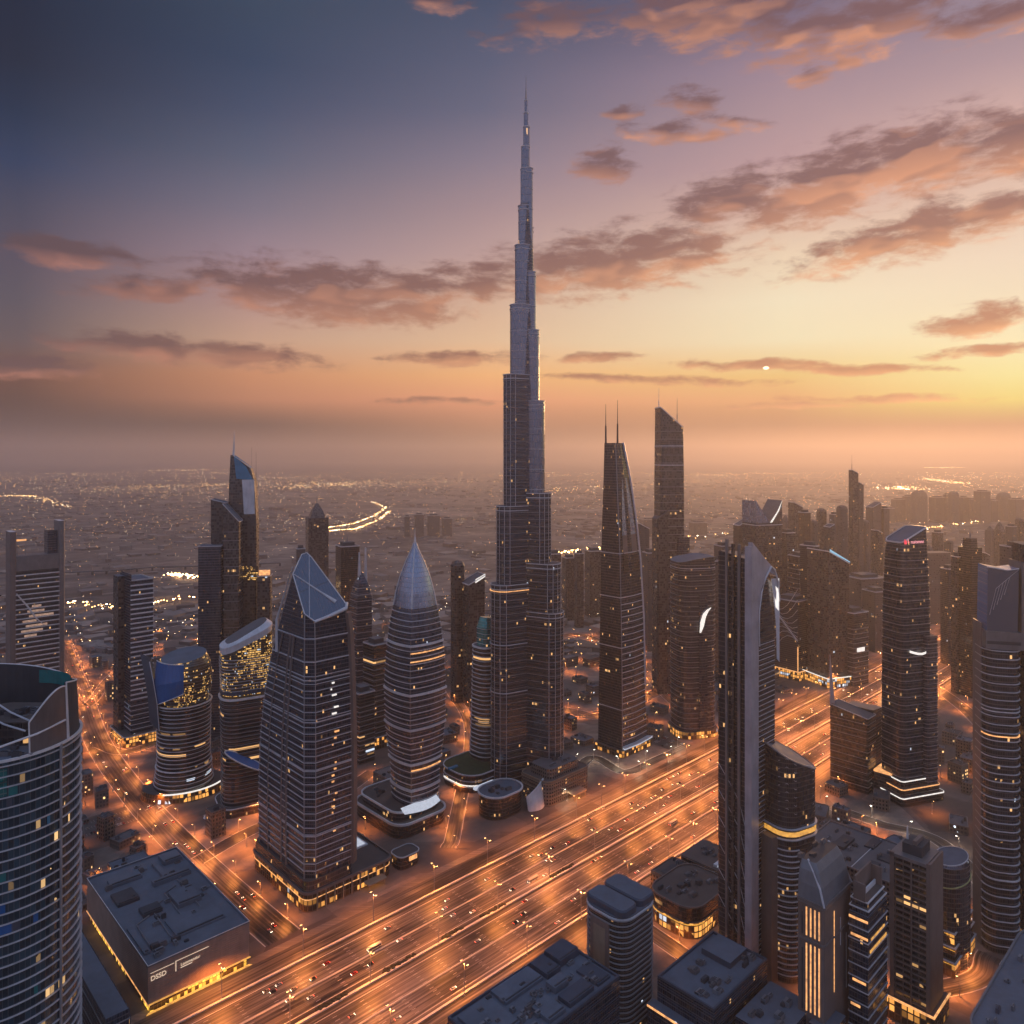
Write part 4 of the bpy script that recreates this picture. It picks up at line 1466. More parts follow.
def sign_text(parent, body, size, x_, y_, z_, mat, name='sign_lettering', rot=(R(90), 0, 0), th=.15, sp=1.0):
    cu = bpy.data.curves.new(name, 'FONT')
    cu.body = body
    cu.size = size
    cu.extrude = th
    cu.align_x = 'LEFT'
    cu.space_character = sp
    tmp = bpy.data.objects.new('tmp', cu)
    COL.objects.link(tmp)
    bpy.context.view_layer.update()
    me = bpy.data.meshes.new_from_object(tmp.evaluated_get(bpy.context.evaluated_depsgraph_get()))
    bpy.data.objects.remove(tmp)
    me.materials.clear()
    me.materials.append(mat)
    o = bpy.data.objects.new(name, me)
    COL.objects.link(o)
    o.parent = parent
    o.location = (x_, y_, z_)
    o.rotation_euler = rot
    return o


sign_text(t, 'nuiomns', 5.6, -8.6, fy - .25, zs - 2.0, G_PINK)
sb = MB()
sb.box(-9.2, 14.6, fy, fy + .3, zs - 2.6, zs + 2.8, M_UNITD)
sb.build('sign_board', t)

# ---- neighbour of the red sign tower with a sail fin
D_ = 860
t = thing('sail_fin_tower', 'low dark block with a thin sail fin on its roof beside the red sign tower', 'tower', *fc(868, D_, 24, 44), TH)
pl = rrect(24, 44, 1.5, 2)
rr = [rg(pl, 0), rg(pl, lambda x_, y_: HZ(716, D_) + .18 * y_)]
skin(t, rr, F_BROWN, M_ROOFG, (8, .3, .6, M_BANDD))
crown_edge(t, rr[-1], M_BAND, .4, .8)
b = MB()
x1, y1 = -12, 22
b.loft([[(x1, y1, HZ(712, D_)), (x1 + 9, y1 - 2, HZ(712, D_)), (x1 + 2, y1 - 5, HZ(712, D_))], [(x1, y1, HZ(690, D_)), (x1 + 4, y1 - 1, HZ(690, D_)), (x1 + 1.4, y1 - 3, HZ(690, D_))], [(x1, y1, HZ(662, D_)), (x1 + .6, y1 - .3, HZ(662, D_)), (x1 + .3, y1 - .6, HZ(662, D_))]], M_BLADE, M_BLADE)
b.build('sail_fin', t)
b = MB()
b.loft([rg(rrect(30, 34, 2, 3, 26, -2), 0), rg(rrect(30, 34, 2, 3, 26, -2), lambda x_, y_: 92 - .1 * x_)], F_BROWN, M_ROOF)
b.build('side_wing', t)
b = MB()
b.slab(rrect(34, 20, 2, 3, 14, -34), 26, 27.4, G_WARM)
b.loft([rg(rrect(36, 22, 2, 3, 14, -34), 0), rg(rrect(36, 22, 2, 3, 14, -34), 25.9)], F_BROWN, M_ROOFB)
b.build('entrance_block', t)

# ---- framed tower at the right edge
D_ = 600
t = thing('framed_tower', 'tall grey framed tower with a blue glass opening at its top by the right edge', 'tower', *AT(997, D_), R(-14))
m_ = D_ / F
pl = rrect(31 * m_, 30, 9, 6)
rr = [rg(pl, 0, 1.02), rg(pl, HZ(800, D_), 1.03), rg(pl, HZ(645, D_), 1.03)]
skin(t, rr, F_DARK, M_ROOFG, (6.4, .9, .55, M_BAND))
for y_ in (706, 730, 870):
    crown_edge(t, ring_at(rr, HZ(y_, D_)), M_BANDW if y_ != 730 else G_WARM, .7, .8, 'ledge')
b = MB()
b.box(-16 * m_, 17 * m_, -15, 14, HZ(645, D_) + .01, HZ(628, D_), M_FRAMEG)
b.box(-15 * m_, 14 * m_, -15.6, -15.02, HZ(640, D_), HZ(637, D_), M_UNITD)
b.build('crown_beam', t)
b = MB()
pg = [(-14 * m_, HZ(628, D_)), (13 * m_, HZ(628, D_)), (14 * m_, HZ(566, D_)), (4 * m_, HZ(568, D_)), (-13 * m_, HZ(565, D_))]
b.loft([[(x_, -12, z) for x_, z in pg], [(x_, 10, z) for x_, z in pg]], F_SKYB, F_SKYB, F_SKYB)
b.build('glass_crown', t)
b = MB()
for q in range(5):
    b.tube([(13.5 * m_, -12.4, HZ(567, D_)), ((6 - q * 3) * m_, -12.4, HZ(574 + q * 3, D_)), ((1 - q * 3.2) * m_, -12.4, HZ(592 + q * 5, D_))], .18, M_BANDW, 5)
b.tube([(-14 * m_, -12.3, HZ(565, D_)), (4 * m_, -12.3, HZ(568, D_)), (14 * m_, -12.3, HZ(566, D_))], .45, M_BANDW, 5)
b.build('crown_ribs', t)
b = MB()
b.box(-17 * m_, -16.01 * m_, -6, 12, 0, HZ(622, D_), M_FRAMEG)
b.box(15.5 * m_, 18 * m_, -14, 12, HZ(640, D_), HZ(560, D_), M_FRAMEG)
b.build('side_pylon', t)
b = MB()
b.loft([rg(rrect(16 * m_, 26, 3, 4, 27 * m_, 4), 0), rg(rrect(16 * m_, 26, 3, 4, 27 * m_, 4), HZ(543, D_))], F_GREY, M_ROOFG)
b.build('rear_slab', t)

# ---- round glass tower at the left edge
D_ = 430
t = thing('round_glass_tower', 'big round glass tower with curved crown panels filling the left edge', 'tower', *AT(0, D_), 0)
r_ = 40.0
pl = ell(r_, r_, 56)
zt = HZ(752, D_ - 20)
rr = [rg(pl, 0), rg(pl, 60), rg(pl, zt)]
b = MB()
b.loft(rr, facade('glass tinted blue', (.03, .075, .11), (.07, .08, .09), 5.6, 2.6, .03, (1.0, .6, .25), 1.2, gmetal=.65), M_ROOF)
z = 12.0
while z < zt - 2:
    b.rim(rg(pl, z), 1.0, .42, M_BAND)
    z += 5.6
b.build('facade', t)
b = MB()
for zz, mt in ((zt - 9, F_TEAL), (zt - 14.6, F_TEAL)):
    pp = [(p[0] * 1.004, p[1] * 1.004) for p in pl[33:49]]
    b.loft([[(x_, y_, zz - 4.2) for x_, y_ in pp], [(x_, y_, zz + 4.8) for x_, y_ in pp]], mt, closed=False)
b.build('teal_panels', t)
rs_ = random.Random(4)
for q in range(22):
    a0 = rs_.uniform(-100, -18)
    fl = rs_.randrange(14, int((zt - 12) / 5.6))
    mt = rs_.choice((M_TEAL, M_BLUE, M_BLUEP, M_TEAL, M_NAVYWALL, G_WARM))  # panel colours painted in for coloured reflections and lit panes
    w_ = rs_.uniform(2.5, 9) if mt is not G_WARM else 2.2
    zz = 12 + fl * 5.6
    aa = [R(a0 + w_ * f / 3) for f in range(4)]
    b = MB()
    b.loft([[(r_ * 1.005 * math.cos(a), r_ * 1.005 * math.sin(a), zz + .5) for a in aa], [(r_ * 1.005 * math.cos(a), r_ * 1.005 * math.sin(a), zz + 5.1) for a in aa]], mt, closed=False)
    b.build('coloured_panel', t)
crown_edge(t, rg(pl, zt), M_BANDW, 1.2, 1.3)
ap = lambda a, r: (r * math.cos(R(a)), r * math.sin(R(a)))


def shell(a0, a1, hfun, r0, r1, mat, name, th=1.2, n=14, edge=M_BANDW):
    b = MB()
    lo_o, hi_o, hi_i, lo_i = [], [], [], []
    for q in range(n + 1):
        f = q / n
        a = a0 + (a1 - a0) * f
        h = hfun(f)
        x0, y0 = ap(a, r0)
        x1, y1 = ap(a, r1)
        x2, y2 = ap(a, r1 - th)
        x3, y3 = ap(a, r0 - th)
        lo_o.append((x0, y0, zt))
        hi_o.append((x1, y1, zt + h))
        hi_i.append((x2, y2, zt + h))
        lo_i.append((x3, y3, zt))
    b.loft([lo_o, hi_o, hi_i, lo_i], mat, closed=False)
    b.tube(hi_o, .45, edge)
    for s_ in (0, n):
        b.tube([lo_o[s_], hi_o[s_]], .4, edge)
    b.build(name, t)


shell(-150, -66, lambda f: 38 * math.cos(f * math.pi / 2) ** .7 + .5, r_ - .5, r_ - 5, M_UNITD, 'crown_petal')
shell(-36, -2, lambda f: 17 + 14 * math.sin(f * math.pi * .6), r_ - .5, r_ - 1.5, plain('crown panel brown grey', (.14, .12, .12), .4, .2), 'crown_petal')
shell(0, 60, lambda f: 32 - 8 * f, r_ - .5, r_ - 2, M_UNITD, 'crown_petal')
shell(62, 150, lambda f: 27 + 10 * f, r_ - .5, r_ - 2.5, M_UNITD, 'crown_petal')
b = MB()
arc = [(ap(a, r_ - 3), zt + 21) for a in range(30, 100, 10)]
b.loft([[(p[0] * .96, p[1] * .96, z_) for p, z_ in arc], [(p[0] * .96, p[1] * .96, z_ + 8) for p, z_ in arc]], M_TEAL, closed=False)
b.build('teal_parapet', t)
b = MB()
b.loft([rg(rrect(40, 34, 6, 4, 6, 6), zt), rg(rrect(40, 34, 6, 4, 6, 6), zt + 13)], F_GREY, M_ROOFB)
b.build('roof_storey', t)
b = MB()
b.tube([(22, -36, zt + 8), (34, -20, zt + 10), (40, -4, zt + 12)], .6, M_BANDW)
b.tube([(2, -14, zt + 18), (16, -20, zt + 15), (30, -24, zt + 13)], .5, M_BAND)
b.tube([(0, -4, zt + 22), (14, -12, zt + 19), (31, -16, zt + 14)], .5, M_BAND)
b.build('roof_rails', t)
rooftops(t, -14, 36, -12, 20, zt + 13, 14, 6)
rooftops(t, 4, 34, -30, -12, zt, 9, 5)
b = MB()
b.tube([ap(-12, r_ + .9) + (0,), ap(-12, r_ + .9) + (zt,)], .8, M_BANDD)
b.tube([ap(-62, r_ + .6) + (0,), ap(-62, r_ + .6) + (zt - 10,)], .35, M_BANDD)
b.build('vertical_fins', t)

# ---- tower between two pylons behind it
D_ = 1104
sB = 63.0
t = thing('twin_pylon_tower', 'striped curtain wall tower held between two pale pylons at the far left', 'tower', *AT(13, D_), TH)
zt1, zb1 = HZ(557, D_), HZ(572, D_)
b = MB()
rr = [rg(rrect(sB - 8, 30, cx=sB / 2, cy=15), 0), rg(rrect(sB - 8, 30, cx=sB / 2, cy=15), zb1)]
b.loft(rr, F_DARK, M_ROOFG)
b.bands(rr, 10, zb1 - 2, 7.2, 1.2, 1.5, M_BANDW)
b.build('facade', t)
b = MB()
b.box(4, sB - 4, -1, 31, zb1 + .02, zt1, M_FRAMEG)
b.build('crown_beam', t)
for q, (x_, z) in enumerate(((0, HZ(532, D_)), (sB, HZ(526, D_) + 4))):
    b = MB()
    b.loft([rg(rrect(8, 33, 2, 3, x_, 15), 0), rg(rrect(8, 33, 2, 3, x_, 15), z)], M_FRAMEB if q == 0 else M_FRAMEG, M_BANDW)
    b.build('pylon', t)
b = MB()
b.box(sB - 17, sB - 4.02, 8, 30, zt1, HZ(533, D_), F_NAVY)
b.build('stair_tower', t)
b = MB()
b.box(6, 18, 6, 9, zt1 + 22, zt1 + 24.5, G_WARM)
for x_ in (6.5, 17.5):
    b.tube([(x_, 7.5, zt1), (x_, 7.5, zt1 + 22)], .4, M_BANDD)
b.build('sign_light', t)
b = MB()
b.tube([(4, -2, HZ(594, D_)), (18, -2.6, HZ(608, D_)), (30, -2.6, HZ(622, D_)), (40, -2.2, HZ(629, D_))], [1.0, 1.4, 1.2, .4], M_BANDW)
b.build('diagonal_fin', t)
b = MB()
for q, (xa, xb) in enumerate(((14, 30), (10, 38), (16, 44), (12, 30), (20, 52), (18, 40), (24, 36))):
    b.box(xa, xb, -.62, -.12, 10 + 7.2 * (15 + q) + 1.2, 10 + 7.2 * (15 + q) + 4.4, G_PEACH)  # glowing strips stand in for a gold reflection on the glass
b.build('glow_panel', t)

# ---- slab tower with a dark and a striped face
D_ = gd(745)
W_, P_ = wR(131, D_, 153), wL(131, D_, 109)
t = thing('striped_slab_tower', 'slab tower with one dark face and one white striped face above the curved road', 'tower', *fc(131, D_, W_, min(P_, 46)), TH)
P_ = min(P_, 46)
pl = rrect(W_, P_)
zt = HZ(580, D_ + 10)
rr = [rg(pl, 0), rg(pl, zt)]
b = MB()
b.loft(rr, F_NAVY, M_ROOF)
b.bands(rr, HZ(700, D_), zt, 6.4, .9, 1.9, M_BANDW, sel=(0,))
b.bands(rr, 20, HZ(705, D_), 6.4, .6, .8, M_BAND, sel=(0, 3))
b.build('facade', t)
b = MB()
b.box(-W_ / 2 - .02, W_ / 2 - W_ * .98, -P_ / 2, P_ / 2, zt + .01, zt + 9, F_NAVY, M_ROOF)
b.build('lift_tower', t)
b = MB()
b.box(-W_ / 2 - 8, -W_ / 2 - .02, P_ * .1, P_ / 2 + 3, 0, zt + 4, F_GREY, M_ROOF)
b.build('side_wing', t)
parapet(t, pl, zt, 1.5, .7, M_BAND)
b = MB()
b.loft([rg(rrect(W_ + 22, P_ + 18, 5), 0), rg(rrect(W_ + 22, P_ + 18, 5), 14)], F_MARKET, M_ROOFB)
b.rim(rg(rrect(W_ + 22, P_ + 18, 5), 14.3), .8, 1.2, M_BAND)
b.build('podium', t)

# ---- round tower with a golden globe top
D_ = 873
t = thing('globe_top_tower', 'round banded tower with a globe front glowing in painted gold reflection and blue shell at its top', 'tower', *AT(184, D_), R(25))
pl = ell(29, 29, 36)
prof = [(0, 1.16), (HZ(770, D_), 1.05), (HZ(752, D_), .98), (HZ(715, D_), 1.0), (HZ(700, D_), 1.0)]
rr = [rg(pl, z, s_) for z, s_ in prof]
skin(t, rr, F_RIB, M_ROOFG, (4.6, .7, .7, M_BAND))
for y_ in (700, 762):
    crown_edge(t, rg(pl, HZ(y_, D_), 1.02), M_BANDW, 1.2, 1.2, 'ledge')
b = MB()
r2 = [rg(pl, HZ(700, D_), .9), rg(pl, HZ(690, D_), 1.02), rg(pl, HZ(675, D_), 1.06), rg(pl, HZ(662, D_), .98), rg(pl, lambda x_, y_: HZ(655, D_) + .12 * y_ + .12 * x_, .84)]
b.loft(r2, F_GOLD, M_ROOF)
b.bands(r2, HZ(698, D_), HZ(660, D_), 3.6, .25, .35, M_BANDD)
b.build('globe_crown', t)
b = MB()
for a0, a1, mt in ((195, 268, M_BLUE),):
    lo, mi_, hi = [], [], []
    for q in range(11):
        a = R(a0 + (a1 - a0) * q / 10)
        lo.append((31.6 * math.cos(a), 31.6 * math.sin(a), HZ(700 - 1.4 * q, D_)))
        mi_.append((33.2 * math.cos(a), 33.2 * math.sin(a), HZ(680 - .8 * q, D_)))
        hi.append((29.5 * math.cos(a), 29.5 * math.sin(a), HZ(656, D_) - q * .3))
    b.loft([lo, mi_, hi], mt, closed=False)
    b.tube(lo, .6, M_BANDW)
    b.tube(hi, .6, M_BAND)
b.build('blue_shell', t)
b = MB()
q1 = [(-36, -8, HZ(715, D_)), (-38, -6, HZ(690, D_)), (-42, -2, HZ(668, D_)), (-46, 6, HZ(650, D_))]
b.loft([q1, [(p[0] + 10, p[1] - 12, p[2] - 8) for p in q1]], M_NAVYWALL, closed=False)
b.loft([[(p[0] + 10, p[1] - 12, p[2] - 8) for p in q1], [(p[0] + 12, p[1] + 4, p[2] - 8) for p in q1], q1], M_NAVYWALL, closed=False)
b.tube([(p[0] + 10, p[1] - 12, p[2] - 8) for p in q1], .5, M_BAND)
b.build('side_fin', t)
b = MB()
b.loft([rg(ell(46, 36, 36), 0), rg(ell(44, 34, 36), 10)], F_MARKET, M_ROOFB)
b.rim(rg(ell(44, 34, 36), 10.4), 1.2, 1.2, G_WHITE, sel=range(24, 34))
b.build('podium', t)

# ---- curved tower with golden crown and blue canopy
D_ = 836
t = thing('gold_crown_tower', 'curved ribbed tower with a crown glowing in painted gold reflection and a blue tilted canopy on its side', 'tower', *AT(246, D_), R(30))
m_ = D_ / F
pl = rrect(48 * m_, 40, 15, 6)
rr = [rg(pl, 0, .97), rg(pl, HZ(760, D_), .95), rg(pl, HZ(695, D_), 1.0)]
skin(t, rr, F_RIB, M_ROOFG, (4.4, .5, .5, M_BANDD))
crown_edge(t, rg(pl, HZ(693, D_)), M_BANDW, 1.6, 2.2, 'ledge')
crown_edge(t, rg(pl, HZ(687, D_)), M_NAVYWALL, 1.0, 3.5, 'ledge')
b = MB()
r2 = [rg(pl, HZ(690, D_), .97), rg(pl, HZ(660, D_), 1.02), rg(pl, lambda x_, y_: HZ(640, D_) + .42 * x_, 1.0)]
b.loft(r2, F_GOLD, M_ROOF)
b.bands(r2, HZ(688, D_), HZ(652, D_), 3.4, .5, .5, M_BAND)
b.build('gold_crown', t)
b = MB()
rt = r2[-1]
b.loft([rt, [(p[0] * 1.02, p[1] * 1.02, p[2] + 7) for p in rt], [(p[0] * .8, p[1] * .8, p[2] + 11) for p in rt]], M_WHITE, M_ROOFG)
b.build('roof_hood', t)
b = MB()
cx_, cy_ = -4, -21
e1 = [(cx_ + 22 * math.cos(R(a)) , cy_ + 5 * math.sin(R(a)) - 2, HZ(753, D_) - 14 * math.cos(R(a)) + 4 * math.sin(R(a))) for a in range(0, 360, 15)]
b.loft([[(p[0], p[1], p[2] - .8) for p in e1], e1], M_BANDW, M_BLUE, M_BANDW)
b.tube(e1 + [e1[0]], .8, M_BANDW)
b.build('blue_canopy', t)
b = MB()
b.loft([rg(rrect(62, 52, 14, 6), 0), rg(rrect(60, 50, 14, 6), 9)], F_BROWN, M_ROOFB)
b.rim(rg(rrect(60, 50, 14, 6), 9.2), 1.0, 1.0, M_BANDW)
b.build('podium', t)
b = MB()
b.loft([rg(ell(11, 7, 20, -36, -18), 4), rg(ell(9, 5.5, 20, -36, -18), 7), rg(ell(3, 2, 20, -36, -18), 8.6)], M_WHITE, M_WHITE)
b.build('dome_canopy', t)

# ---- stepped blade tower with a spire (behind)
D_ = 1050
t = thing('stepped_blade_tower', 'tall stepped tower of upright blades with a blue tip and white spire at the left', 'tower', *AT(238, D_), R(10))
m_ = D_ / F
X = lambda px: (px - 238) * m_
def blade(px0, px1, ya, yb, y0, y1, fac, name, roof=M_ROOF, band=None):
    w = (px1 - px0) * m_
    cx = (X(px0) + X(px1)) / 2
    p2 = rrect(w, y1 - y0, 2, 3, cx, (y0 + y1) / 2)
    r_ = [rg(p2, 0), rg(p2, lambda x_, y_: HZ(ya, D_) + (HZ(yb, D_) - HZ(ya, D_)) * (x_ - cx + w / 2) / w)]
    b = MB()
    b.loft(r_, fac, roof)
    b.rim(r_[-1], .5, 1.0, M_BAND)
    if band:
        b.bands(r_, 20, HZ(max(ya, yb) + 4, D_), band, .3, .6, M_BANDD)
    b.build(name, t)
blade(203.5, 225, 544, 544, -22, 2, F_NAVY, 'front_slab')
blade(211.5, 226, 499, 503, 2.5, 26, F_GREY, 'rear_slab')
blade(225.5, 241, 503, 521, -16, 14, F_GREY, 'middle_slab', band=12)
blade(256, 269, 577, 577, 0, 22, F_GREY, 'low_slab')
b = MB()
bl = [rg(rrect(28 * m_, 26, 3, 3, X(240), 28), 0), rg(rrect(28 * m_, 26, 3, 3, X(240), 28), HZ(520, D_)), rg(rrect(25 * m_, 24, 3, 3, X(239.5), 28), HZ(482, D_)), rg(rrect(20 * m_, 20, 3, 3, X(238), 28), lambda x_, y_: HZ(455, D_) - max(0, x_ - X(230)) * .75)]
b.loft(bl, F_GREY, M_BLUEP)
b.build('main_blade', t)
b = MB()
cr = [[(X(232) , 14.6, HZ(456, D_)), (X(238), 14.4, HZ(461, D_)), (X(244), 14.6, HZ(467, D_)), (X(249.6), 14.9, HZ(478, D_))], [(X(234.5), 14.2, HZ(479, D_)), (X(240), 14.0, HZ(479.5, D_)), (X(245), 14.0, HZ(480, D_)), (X(250.3), 14.2, HZ(480, D_))]]
b.loft(cr, M_BLUEP, closed=False)
b.loft([[(X(240), 14.0, HZ(480, D_)), (X(252), 14.0, HZ(480, D_))], [(X(242), 13.6, HZ(515, D_)), (X(252.6), 13.6, HZ(515, D_))]], M_WHITE, closed=False)
b.build('crown_panel', t)
b = MB()
b.box(X(241), X(256), 12.6, 14.4, HZ(582, D_), HZ(568, D_), F_GOLD)
b.box(X(258), X(268.5), -.5, 4, HZ(576, D_), HZ(571, D_), G_WARM)
b.build('lit_storeys', t)
b = MB()
b.tube([(X(229), 28, HZ(470, D_)), (X(230.5), 28, HZ(448, D_)), (X(230.8), 28, HZ(430, D_))], [2.2, 1.4, .3], M_WHITE)
b.build('spire', t)
mast(t, X(252), 30, HZ(490, D_), HZ(452, D_), .5, .15)
mast(t, X(247), 36, HZ(490, D_), HZ(447, D_), .4, .15)

# ---- V-roof tower
D_ = 1500
t = thing('notch_roof_tower', 'square grey tower with a notched roof holding a white triangular sail', 'tower', *AT(762, D_), R(20))
m_ = D_ / F
w = 31 * m_
pl = rrect(w, 44)
skin(t, [rg(pl, 0), rg(pl, HZ(522, D_))], F_GREY, M_ROOFG)
b = MB()
zz = [HZ(q, D_) for q in (522, 500)]
b.loft([[(-w / 2, -22, zz[0]), (0, -24, zz[0]), (0, 22, zz[0]), (-w / 2, 22, zz[0])], [(-w / 2, -22, zz[1]), (-w * .02, -24, zz[0] + 1), (-w * .02, 22, zz[0] + 1), (-w / 2, 22, zz[1])]], F_CLEAR, M_FRAMEG)
b.loft([[(w / 2, -22, zz[0]), (w / 2, 22, zz[0]), (w * .02, 22, zz[0]), (w * .02, -24, zz[0])], [(w / 2, -22, zz[1]), (w / 2, 22, zz[1]), (w * .06, 22, zz[0] + 1), (w * .06, -24, zz[0] + 1)]], F_NAVY, M_FRAMEG)
b.build('crown_wedge', t)
b = MB()
b.loft([[(-.5, -24.5, zz[0] + 1), (5, -24.5, zz[0] + 1)], [(w * .28, -24, zz[0] + 22), (w * .36, -24, zz[0] + 24)], [(w * .49, -23, zz[1]), (w * .5, -23, zz[1] + 1)]], G_WHITE, closed=False)
b.build('sail_panel', t)
crown_edge(t, rg(pl, HZ(524, D_)), M_BAND, .8, 1.6)

# ------------------------------------------------------------------ near roofs and blocks
# ---- flat-roofed mall, lower left
D_ = 522
t = thing('mall_building', 'long flat roofed mall with a golden lit base and white sign at the lower left', 'mall', *fc(148, D_, 73, 150), TH)
W_, P_ = 73, 150
b = MB()
pl = rrect(W_, P_)
b.loft([rg(pl, 6.5), rg(pl, 33)], M_MALL, M_ROOF)
b.build('wall', t)
b = MB()
z = 8.0
while z < 32:
    b.rim(rg(pl, z), .18, .32, M_MALL)
    z += 1.6
b.build('wall_ribs', t)
b = MB()
b.loft([rg(rrect(W_ - 3, P_ - 3), 0), rg(rrect(W_ - 3, P_ - 3), 6.6)], F_MALL, M_ROOFB)
b.build('shopfront', t)
b = MB()
b.rim(rg(pl, 6.9), .9, .7, G_GOLD, sel=(0,))
b.rim(rg(pl, 1.2), 1.6, .5, G_GOLD, sel=(0,))
b.rim(rg(pl, 6.9), .5, .4, G_WARM, sel=(3,))
b.build('light_strip', t)
parapet(t, pl, 33, 1.3, .9, M_ROOF)
crown_edge(t, [(x_, y_, 34.3) for x_, y_ in pl], M_BANDW, .25, .5)
zs = 23.0
yy = -P_ / 2 - .45
sign_text(t, 'DSSD', 4.6, -W_ / 2 + 1.5, yy, zs, G_SIGN, sp=.95)
sign_text(t, 'Lommandur', 2.8, -W_ / 2 + 22, yy, zs + 1.2, G_SIGN)
b = MB()
b.box(-W_ / 2 + 18.4, -W_ / 2 + 18.9, yy - .2, yy + .2, zs - 1, zs + 6.4, G_SIGN)
b.box(-W_ / 2 + 18.4, -W_ / 2 + 42, yy - .2, yy + .2, zs + 6.0, zs + 6.25, G_SIGN)
b.box(-W_ / 2 + 1.5, -W_ / 2 + 17.5, yy - .2, yy + .2, zs + 5.4, zs + 5.6, G_SIGN)
b.box(-W_ / 2 + 22, -W_ / 2 + 30, yy - .2, yy + .2, zs - .2, zs + .25, G_SIGN)
b.build('sign_lines', t)
for x0, x1, y0, y1, h in ((-10, 26, -56, -30, 1.4), (4, 22, -20, 4, 3.2), (-20, -6, -14, -2, 2.8), (-30, -14, 14, 34, 2.2), (0, 30, 24, 30, 3.4), (10, 14, 30, 60, 2.6), (18, 33, 52, 68, 3.2), (-34, -30, -60, -20, 1.6), (-26, -2, 46, 58, 2.4)):
    b = MB()
    b.box(x0, x1, y0, y1, 33, 33 + h, random.choice((M_ROOF, M_UNITD, M_ROOF)))
    b.box(x0 + 1, x1 - 1, y0 + 1, y0 + 2.2, 33 + h, 33 + h + .8, M_UNITD)
    b.build('rooftop_unit', t)
rooftops(t, -34, 34, -72, 72, 33, 26, 6)
for q in range(4):
    b = MB()
    x_ = -28 + q * 15
    b.tube([(x_, -60 + 8 * q, 33.8), (x_ + 1, -20 + 14 * q, 33.8), (x_ + 12, -14 + 14 * q, 33.8)], .5, M_UNIT)
    b.build('duct', t)

# ---- dark glass wing at the lower left
t = thing('glass_wing_building', 'narrow dark glass building with close vertical fins beside the mall', 'building', -241 - TX * 7.5 - NX * 50, 468 - TY * 7.5 - NY * 50, TH)
pl = rrect(14, 118)
rr = [rg(pl, 0, 1.0), rg(pl, 44, 1.0), rg(pl, 50, .9, 0, 0, 1.0)]
skin(t, rr, F_NAVY, M_ROOF, (11, .3, .6, M_BANDD))
for q in range(30):
    b = MB()
    y_ = -58 + q * 4
    b.loft([[(7.05, y_, 0), (8.2, y_, 0), (8.2, y_ + .4, 0), (7.05, y_ + .4, 0)], [(7.05, y_, 44), (8.0, y_, 44), (8.0, y_ + .4, 44), (7.05, y_ + .4, 44)], [(6.4, y_, 50), (6.9, y_, 50.5), (6.9, y_ + .4, 50.5), (6.4, y_ + .4, 50)]], M_NAVYWALL, M_NAVYWALL)
    b.build('fin', t)
b = MB()
b.box(9, 12, -55, 50, 0, 9, F_MARKET, M_FRAMEB)
b.build('lit_arcade', t)

# ---- big dark roof at the bottom
t = thing('flat_roof_block', 'wide dark roof with raised panels and ducts at the bottom edge beside the highway', 'building', 34.6 - TX * 50 + NX * 24, 508 - TY * 50 + NY * 24, TH)
pl = rrect(100, 48)
rr = [rg(pl, 0), rg(pl, 60)]
skin(t, rr, F_NAVY, M_ROOF, (7, .3, .5, M_NAVYWALL))
parapet(t, pl, 60, 1.6, 1.1, M_NAVYWALL)
for x0, x1, y0, y1, h in ((30, 48, 8, 22.6, 4.5), (-18, 14, 8, 22, 2.0), (16, 28, 6, 22, 3.2), (34, 46, -20, -2, 1.6), (8, 30, -20, -10, 2.8), (-10, 4, -20, -4, 2.4), (-46, -22, -8, 20, 1.8), (10, 22, -6, 2, 4)):
    b = MB()
    b.box(x0, x1, y0, y1, 60, 60 + h, random.choice((M_ROOF, M_NAVYWALL)))
    b.box(x0 + .8, x1 - .8, y0 + .8, y0 + 1.6, 60 + h, 60 + h + .5, M_UNITD)
    b.build('raised_panel', t)
for q in range(5):
    b = MB()
    r_ = 2.2
    cx_, cy_ = -4 + q * 3.2, -1 + (q % 2) * 2.6
    b.prism(ell(1.3, 1.3, 14, cx_, cy_), 60, 61.8, M_UNIT)
    b.prism(ell(.9, .9, 14, cx_, cy_), 61.8, 61.9, M_UNITD)
    b.build('fan_unit', t)
b = MB()
b.box(-20, -14, -8, -6, 60, 60.9, M_BAND)
b.build('skylight', t)
rooftops(t, -48, 48, -22, 22, 60, 34, 5)

# ---- rounded block behind it
t = thing('rounded_block', 'rounded banded block with a two part dark roof beside the highway', 'tower', *AT(620, 524), TH)
pl = rrect(40, 36, 11, 6)
rr = [rg(pl, 0), rg(pl, 80)]
b = MB()
b.loft(rr, F_BROWN, M_ROOF)
b.bands(rr, 6, 78, 3.6, .9, .6, M_BANDD)
b.build('facade', t)
crown_edge(t, rg(pl, 79), M_BAND, 1.1, .8)
for cx_, w in ((-9.6, 17.5), (10, 18.5)):
    b = MB()
    p2 = rrect(w, 34, 5, 5, cx_, 0)
    b.loft([rg(p2, 80.01), rg(p2, 84), rg(rrect(w - 2, 32, 4, 5, cx_, 0), 85)], M_NAVYWALL, M_ROOF)
    b.build('roof_pavilion', t)
b = MB()
b.box(-21.4, -20.1, -7, 9, 4, 74, M_FRAMEB)
b.box(-21.6, -21.42, -4, 6, 8, 70, M_BEIGE)
b.build('front_panel', t)

